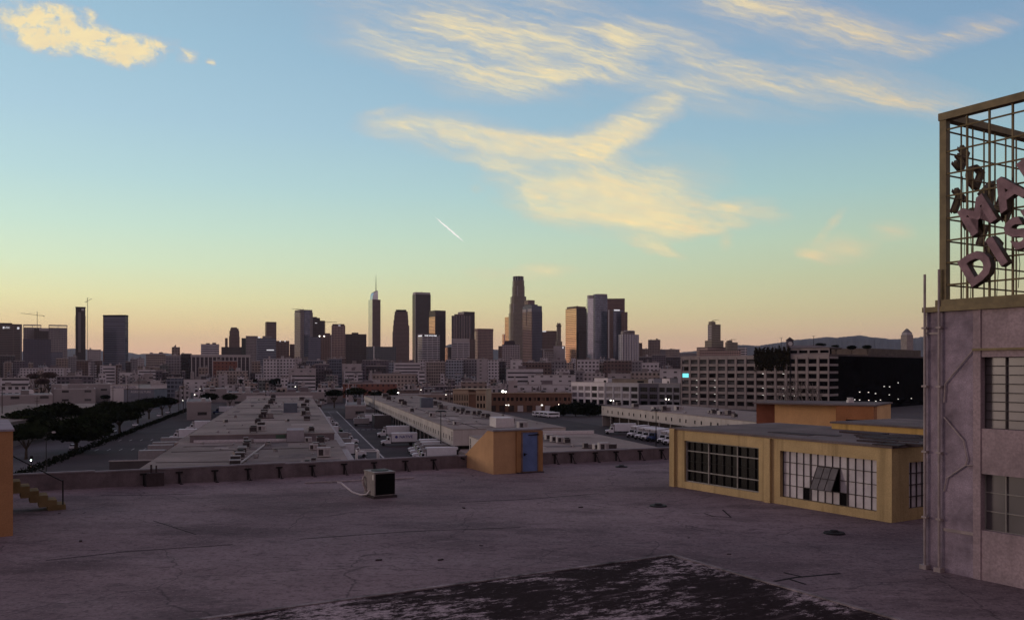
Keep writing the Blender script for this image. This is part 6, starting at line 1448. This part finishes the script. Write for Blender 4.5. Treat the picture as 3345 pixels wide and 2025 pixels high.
for k in range(6):
    if p0 is None: p0 = MB().box(-.6, .6, -.8, -.02, 0, zt).build('pier', M_HVAC, o, (x0+.6+(x1-x0-1.2)*k/5, 0, 0))
    else: part('pier', p0, o, (x0+.6+(x1-x0-1.2)*k/5, 0, 0))
o, x0, x1, D, zt = tower('office_tower', 'dark tower with a pale left side behind the pier-fronted tower', 1496, 1516, 1551, 1017.5, 2500, F_DARK, rz=radians(30)); m = MB(); m.box(-.5, -.02, .2, D-.2, 0, zt-.5); m.build('pale_side', F_PALE, o)
o, x0, x1, D, zt = tower('office_building', 'pale concrete block with a blank top below the pier-fronted tower', 1475, 1475, 1534, 1106, 1800, F_BAND, depth=24, cat='office building'); boxpx(o, 'blank_top', 1480, 1534, 1106, 1118, 1800, M_CREAMB, -.4)
tower('office_tower', 'narrow brown block right of the pale concrete block', 1534, 1534, 1552, 1108, 1850, F_BRN, depth=20)
o, x0, x1, D, zt = tower('office_tower', 'square pink-brown tower with a dense square window grid', 1552, 1560, 1611, 1073, 2200, F_GRID, rz=radians(26)); m = MB(); m.box(x0-.5, x1+.5, -.5, D+.5, zt-7, zt+.02); m.build('roof_band', mat('pink_band', (.23, .15, .13), .85, .1, .1), o)
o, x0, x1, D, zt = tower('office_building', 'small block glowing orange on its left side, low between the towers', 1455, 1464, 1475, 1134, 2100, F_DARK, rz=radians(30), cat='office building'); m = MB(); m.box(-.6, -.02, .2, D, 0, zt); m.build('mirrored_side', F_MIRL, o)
# crowned tower
Y = 2710; o, x0, x1, D, zt = tower('stone_skyscraper', 'tallest stone tower with round setbacks and a crown', 1664, 1664, 1722, 1024, Y, None, depth=56) if False else (empty('stone_skyscraper', (px_x(1693, Y), Y, 0), radians(8), 'tallest stone tower with stepped setbacks and a round ribbed crown', 'tower'), 0, 0, 0, 0)
k = Y/F
def tier(o, name, r, yb, yt, mt, n=16, sq=0.0): m = MB(); m.prism([(r*k*max(-1, min(1, 1.25*cos(2*pi*i/n+pi/n))), r*k*max(-1, min(1, 1.25*sin(2*pi*i/n+pi/n)))) for i in range(n)], zpx(yb, Y)+.02 if yb < 1230 else 0, zpx(yt, Y)); return m.build(name, mt, o)
tier(o, 'shaft', 29, 1235, 1024, F_STONE); tier(o, 'lower_setback', 26.8, 1024, 993, F_STONE); tier(o, 'middle_setback', 23.8, 993, 970, F_STONE); tier(o, 'upper_shaft', 19, 970, 936, F_STONE); tier(o, 'upper_shaft', 17.6, 936, 918, F_STONE)
c = MB().cyl(0, 0, zpx(918, Y)+.03, zpx(905, Y), 16*k, 16*k, 20).build('crown', M_DARK, o); m = MB()
for i in range(14): a = 2*pi*i/14; m.cyl(16.4*k*cos(a), 16.4*k*sin(a), zpx(917.8, Y), zpx(904, Y), 1.5*k, 1.5*k, 6)
m.build('crown_rib', M_CREAMB, c); MB().cyl(0, 0, zpx(904.9, Y), zpx(903.6, Y), 17.2*k, 17.0*k, 20).build('crown_lid', F_STONE, c)
m = MB()
for (a, y0, y1, rr) in ((-.35, 968, 936, 19.4), (-1.2, 1022, 994, 27.2)): m.box(a*16*k-1, a*16*k+1, -rr*k-1.5, -rr*k+.5, zpx(y0, Y), zpx(y1, Y))
m.build('light_fin', M_CREAMB, o)
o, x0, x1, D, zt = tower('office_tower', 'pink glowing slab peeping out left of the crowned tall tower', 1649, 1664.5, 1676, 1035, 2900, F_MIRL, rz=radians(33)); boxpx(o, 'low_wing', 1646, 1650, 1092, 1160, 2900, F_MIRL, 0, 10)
Y = 2150; o, x0, x1, D, zt = tower('office_tower', 'stepped pink-brown tower with a pale-striped left side and a curved cap', 1707, 1738, 1771, 1017, Y, F_STONE2, rz=radians(32))
shape(o, x0, x1, D, [(0, .0, .02, 1017, 998), (.05, .25, .2, 998, 993)], Y, F_BLUE2); shape(o, x0, x1, D, [(-.1, .45, .3, 993, 979)], Y, F_STONE2, 'curved_cap')
m = MB(); m.box(-.9, -.03, 1, D*.42, 0, zt).box(-.9, -.03, D*.58, D-1, 0, zt).box(-.85, -.03, D*.42+.01, D*.58-.01, 0, zpx(1062, Y)); m.build('striped_side', F_STONE2, o); m = MB(); m.box(-1.0, -.04, 1, D*.42, zt+.01, zpx(1008, Y)).box(-1.0, -.04, D*.58, D-1, zt+.01, zpx(1008, Y)); m.build('pale_corner_top', M_CREAMB, o)
m = MB(); m.box(x0+.02, x1-.02, -.5, -.03, 0, zt); m.build('dark_front', glassy('tower_dark_blue', (.085, .078, .10), (.05, .048, .066), 2.6, 4, .7, .6, .45), o)
o, x0, x1, D, zt = tower('office_tower', 'dark brown block left of the narrow stone shaft', 1770, 1770, 1821, 1080.5, 2300, F_BRN, depth=28); boxpx(o, 'white_sign', 1772, 1784, 1081, 1084, 2300, E_SIGN, -.5)
Y = 1900; k = Y/F; o = empty('art_deco_tower', (px_x(1825.5, Y), Y, 0), radians(10), 'narrow stone shaft with a flared ornate top', 'tower')
MB().box(-6*k, 6*k, -6*k, 6*k, 0, zpx(1068, Y)).build('shaft', F_STONE, o); MB().prism([(-6*k, -6*k), (6*k, -6*k), (6*k, 6*k), (-6*k, 6*k)], zpx(1068, Y)+.02, zpx(1063, Y), top=[(-8*k, -8*k), (8*k, -8*k), (8*k, 8*k), (-8*k, 8*k)]).build('flared_collar', F_STONE, o); MB().box(-5.5*k, 5.5*k, -5.5*k, 5.5*k, zpx(1063, Y)+.02, zpx(1057, Y)).cyl(-3*k, 0, zpx(1057, Y), zpx(1053.5, Y), 2*k, 1*k, 6).cyl(3*k, 0, zpx(1057, Y), zpx(1054.5, Y), 2*k, 1*k, 6).build('pinnacle', F_STONE, o); MB().box(-9*k, 10*k, -5*k, 8*k, 0, zpx(1115, Y)).build('shoulder', F_STONE, o)
o, x0, x1, D, zt = tower('office_building', 'blank pale grey box in front of the narrow stone shaft', 1808, 1808, 1846, 1130, 1500, mat('blank_grey_wall', (.30, .265, .265), .9, .1, .05), depth=22, cat='building'); boxpx(o, 'small_sign', 1837, 1841, 1133, 1138, 1500, E_SIGN, -.3)
o, x0, x1, D, zt = tower('office_building', 'pale block under a thin flat roof left of the blank grey box', 1774, 1774, 1808, 1148, 1480, F_GREY, depth=22, cat='building'); boxpx(o, 'flat_roof', 1766, 1809, 1140, 1142, 1480, M_POST, -3, 14); boxpx(o, 'roof_post', 1775, 1778, 1142.2, 1200, 1480, M_POST, -2, -.1)
o, x0, x1, D, zt = tower('old_hotel', 'old pale block with a dark mansard roof before the crowned tall tower', 1640, 1640, 1698, 1126, 1600, F_PALE, depth=26, cat='building'); m = MB(); z2 = zpx(1112, 1600); m.prism([(x0+3, 1), (x1-8, 1), (x1-8, D-1), (x0+3, D-1)], zt+.02, z2, top=[(x0+6, 6), (x1-10, 6), (x1-10, D-6), (x0+6, D-6)]); m.build('mansard_roof', M_ROOFD, o)
tower('office_building', 'small dark block left of the mansard-roofed block', 1628, 1628, 1641, 1130, 1650, F_BRN, depth=18, cat='building')
# right group
Y = 1980; o, x0, x1, D, zt = tower('office_tower', 'slab tower with a sunset-tinted left side and a dark front', 1848, 1884, 1917, 1006, Y, F_DARK, rz=radians(32)); m = MB(); m.box(-.8, -.02, .2, D-.2, 0, zt-1); m.build('sunset_tinted_side', F_MIRL, o); shape(o, x0, x1, D, [(0, 0, .1, 1006, 1000)], Y, F_BRN)
MB().cyl((x0+x1)/2, D*.4, zpx(1000, Y), zpx(997, Y), 3*Y/F, 2*Y/F, 8).build('roof_hut', M_IRON, o)
tower('office_tower', 'lower dark block joining the sunset-tinted slab and the rounded glass tower', 1890, 1890, 1940, 1082, 1960, F_DARK, depth=20)
Y = 1880; k = Y/F; o = empty('rounded_glass_tower', (px_x(1951, Y), Y, 0), radians(4), 'rounded blue glass tower with a pale crown and dark lettering low on its front', 'tower')
arc = [(-12*k, 18*k), (-12*k, 2*k), (-9*k, -4*k), (-4*k, -8*k), (3*k, -10*k), (12*k, -10*k), (22*k, -8*k), (33*k, -4*k), (33*k, 18*k)]
m = MB(); m.prism(arc, 0, zpx(968, Y)); m.build('glass_body', F_CURT, o)
m = MB(); m.prism([(-32*k, 20*k), (-30*k, 8*k), (-12.2*k, 4*k), (-12.2*k, 20*k)], 0, zpx(975, Y)); m.build('mirrored_wing', F_MIRB, o)
m = MB(); m.prism([(x*.96+.4, y*.94) for x, y in arc], zpx(968, Y)+.02, zpx(961, Y)); m.build('crown', F_CURT, o); MB().box(-2*k, 31*k, -10.6*k, -10.1*k, zpx(966, Y), zpx(963.5, Y)).build('crown_strip', M_CREAMB, o); MB().prism([(-30*k, 20*k), (-27*k, 7*k), (-12.3*k, 3*k), (-12.3*k, 20*k)], zpx(975, Y)+.02, zpx(964, Y)).build('pale_crown', M_CREAMB, o)
text('lettering', 'DELOITTE', 5.2, M_IRON, o, (4*k, -10.25*k, zpx(1117, Y)), (pi/2, 0, 0), .15, sx=.8)
tower('office_tower', 'broad red-brown tower behind the rounded glass tower', 1978, 1978, 2041, 975.5, 2600, glassy('tower_redbrown', (.14, .075, .06), (.07, .042, .036), 3, 4, .7, .7, .4), depth=40)
Y = 1850; o, x0, x1, D, zt = tower('office_tower', 'blue and brown tower with a white vertical edge line and a roof sign', 1987, 1990, 2036, 1012, Y, F_BLUE2, rz=radians(14)); boxpx(o, 'white_edge', 1987.5, 1989.8, 1012, 1170, Y, M_WHITE, -1.2); boxpx(o, 'brown_strip', 1990, 2003, 1013, 1170, Y, F_BRN, -.6); boxpx(o, 'glass_strip', 2003.2, 2014, 1018, 1170, Y, F_CURT, -1.0)
boxpx(o, 'roof_sign', 2005, 2024, 1011, 1015, Y, E_SIGN, -1.4, -1.05)
tower('office_tower', 'brown wing right of the white-edged tower', 2030, 2030, 2050, 1019.5, 1840, F_BRN, depth=26)
Y = 1750; o, x0, x1, D, zt = tower('condo_tower', 'condo tower with round white piers and a stepped pale roof', 2021, 2032, 2087, 1092, Y, F_PIERW, rz=radians(24)); shape(o, x0, x1, D, [(.1, .22, .1, 1092, 1081)], Y, F_PALE); MB().cyl((x0+x1)/2, D*.5, zpx(1081, Y), zpx(1079, Y), 12, 10, 12).build('roof_drum', M_POST, o)
p0 = None
for q in range(7):
    if p0 is None: p0 = MB().cyl(0, -.4, 0, zt, .9, .9, 8).build('white_pier', M_WHITE, o, (x0+1+(x1-x0-2)*q/6, 0, 0))
    else: part('white_pier', p0, o, (x0+1+(x1-x0-2)*q/6, 0, 0))
tower('office_tower', 'small brown tower right of the condo tower with white piers', 2085, 2085, 2098, 1120, 1900, F_BRN, depth=20)
Y = 1500; o, x0, x1, D, zt = tower('unfinished_tower', 'tan tower with a crane on its roof before the hills', 2312, 2326, 2354, 1059, Y, F_STONE, rz=radians(30)); shape(o, x0, x1, D, [(.0, .5, .2, 1059, 1050)], Y, F_STONE); m = MB(); m.box(x0-4, x1+4, -3, D+3, 0, zpx(1112, Y)); m.build('lower_tier', F_STONE, o); m = MB(); m.box(x0-18, x1+14, -8, D+8, 0, zpx(1134, Y)); m.build('podium', F_GRID, o)
m = MB(); m.box(-.5, -.02, .5, D-.5, zpx(1110, Y), zt-2); m.build('pale_side', F_PALE, o)
crane('tower_crane', 'small crane with a raised jib on the tan tower before the hills', 2330, 1050, 1046, 2326, 1048, 2347, 1044, Y+5)
o, x0, x1, D, zt = tower('office_tower', 'stubby tan block with a crane right of the tan crane tower', 2369, 2376, 2410, 1117.5, 1480, F_STONE, rz=radians(28)); shape(o, x0, x1, D, [(.1, .5, .1, 1117.5, 1112)], 1480, F_STONE)
crane('tower_crane', 'small crane with a level jib on the stubby tan block', 2390, 1114, 1107, 2384, 1110, 2406, 1108.8, 1490)
tower('office_building', 'grey slatted block right of the stubby tan block', 2410, 2410, 2440, 1134, 1450, F_BAND, depth=22, cat='building')
tower('office_building', 'broad tan podium block below the two crane towers', 2286, 2286, 2420, 1145, 1350, F_GRID, depth=26, cat='building')
# city hall
Y = 2600; k = Y/F; o = empty('city_hall_tower', (px_x(2962.5, Y), Y, 0), radians(20), 'pale city hall tower with a pyramid top, before the hills at the right', 'tower')
MB().box(-13*k, 13*k, -13*k, 13*k, 0, zpx(1094, Y)).build('shaft', facade('city_hall_facade', (.36, .29, .25), (.10, .08, .075), 4, 5, .45, .9, .1), o); MB().box(-11*k, 11*k, -11*k, 11*k, zpx(1094, Y)+.02, zpx(1086, Y)).build('upper_stage', M_CREAMB, o)
MB().prism([(-10*k, -10*k), (10*k, -10*k), (10*k, 10*k), (-10*k, 10*k)], zpx(1086, Y)+.02, zpx(1074, Y), top=[(-2*k, -2*k), (2*k, -2*k), (2*k, 2*k), (-2*k, 2*k)]).build('pyramid_roof', F_STONE, o); MB().cyl(0, 0, zpx(1074, Y), zpx(1071.5, Y), 1.4*k, .3*k, 6).build('lantern', M_CREAMB, o)
# hills
def ridge(label, pts, Y, mt, yb=1212):
    m = MB(); n = len(pts); r = random.Random(int(Y)); fine = []
    for (a, b) in zip(pts, pts[1:]):
        for s in range(8): t = s/8; fine.append((a[0]+(b[0]-a[0])*t, a[1]+(b[1]-a[1])*t+r.uniform(-1.1, 1.1)*(1 if s else 0)))
    fine.append(pts[-1]); rowsN = 7
    for j in range(rowsN+1):
        q = j/rowsN
        for (x, y) in fine:
            Yj = Y*(1-.22*(1-q)); z = zpx(y, Y)*(q**1.15)*(1+(r.uniform(-.10, .10) if 0 < j < rowsN else 0)); m.v.append((px_x(x, Y)*(Yj/Y), Yj, max(z, -5)))
    c = len(fine)
    for (x, y) in fine: m.v.append((px_x(x, Y)*1.15, Y*1.15, 0))
    for j in range(rowsN+1):
        for i in range(c-1): m.f.append((j*c+i, j*c+i+1, (j+1)*c+i+1, (j+1)*c+i)); m.m.append(0)
    return tag(m.build('hills', mt, smooth=True), kind='structure')
M_HILL = mat('hill_scrub', (.065, .06, .055), .95, .35, .002, fine=.2)
ridge('right hills', [(2120, 1165), (2160, 1153), (2220, 1151), (2280, 1146), (2340, 1142), (2410, 1127), (2440, 1127), (2470, 1130), (2520, 1123), (2560, 1117), (2600, 1110), (2650, 1106), (2700, 1100), (2730, 1103), (2760, 1100), (2790, 1097), (2812, 1095), (2850, 1102), (2880, 1104), (2910, 1108), (2950, 1107), (2990, 1103), (3030, 1098), (3100, 1094), (3180, 1100), (3260, 1110), (3400, 1120), (3600, 1150)], 14000, M_HILL)
ridge('left hills', [(-400, 1175), (-100, 1150), (60, 1148), (150, 1146), (220, 1139), (240, 1138), (300, 1143), (380, 1150), (430, 1153), (450, 1157), (480, 1155), (540, 1153), (600, 1158), (680, 1160), (720, 1165), (860, 1172)], 16000, M_HILL)
ridge('middle hills', [(1340, 1180), (1420, 1140), (1455, 1130), (1470, 1124), (1500, 1132), (1560, 1138), (1610, 1140), (1640, 1144), (1700, 1150), (1800, 1165), (1900, 1175)], 15500, M_HILL)
# air over the city
hz = MB(); hz.box(-9000, 9000, -900, 17500, -1.5, 640)
vm = bpy.data.materials.new('haze_air'); vm.use_nodes = True; vm.node_tree.nodes.clear(); t = NT(vm.node_tree)
pv = t.n('ShaderNodeVolumePrincipled'); pv.inputs['Color'].default_value = (.62, .60, .72, 1); pv.inputs['Density'].default_value = HAZE; pv.inputs['Anisotropy'].default_value = .3
t.L.new(pv.outputs[0], t.n('ShaderNodeOutputMaterial').inputs['Volume'])
if HAZE > 0: tag(hz.build('haze', vm), kind='stuff')
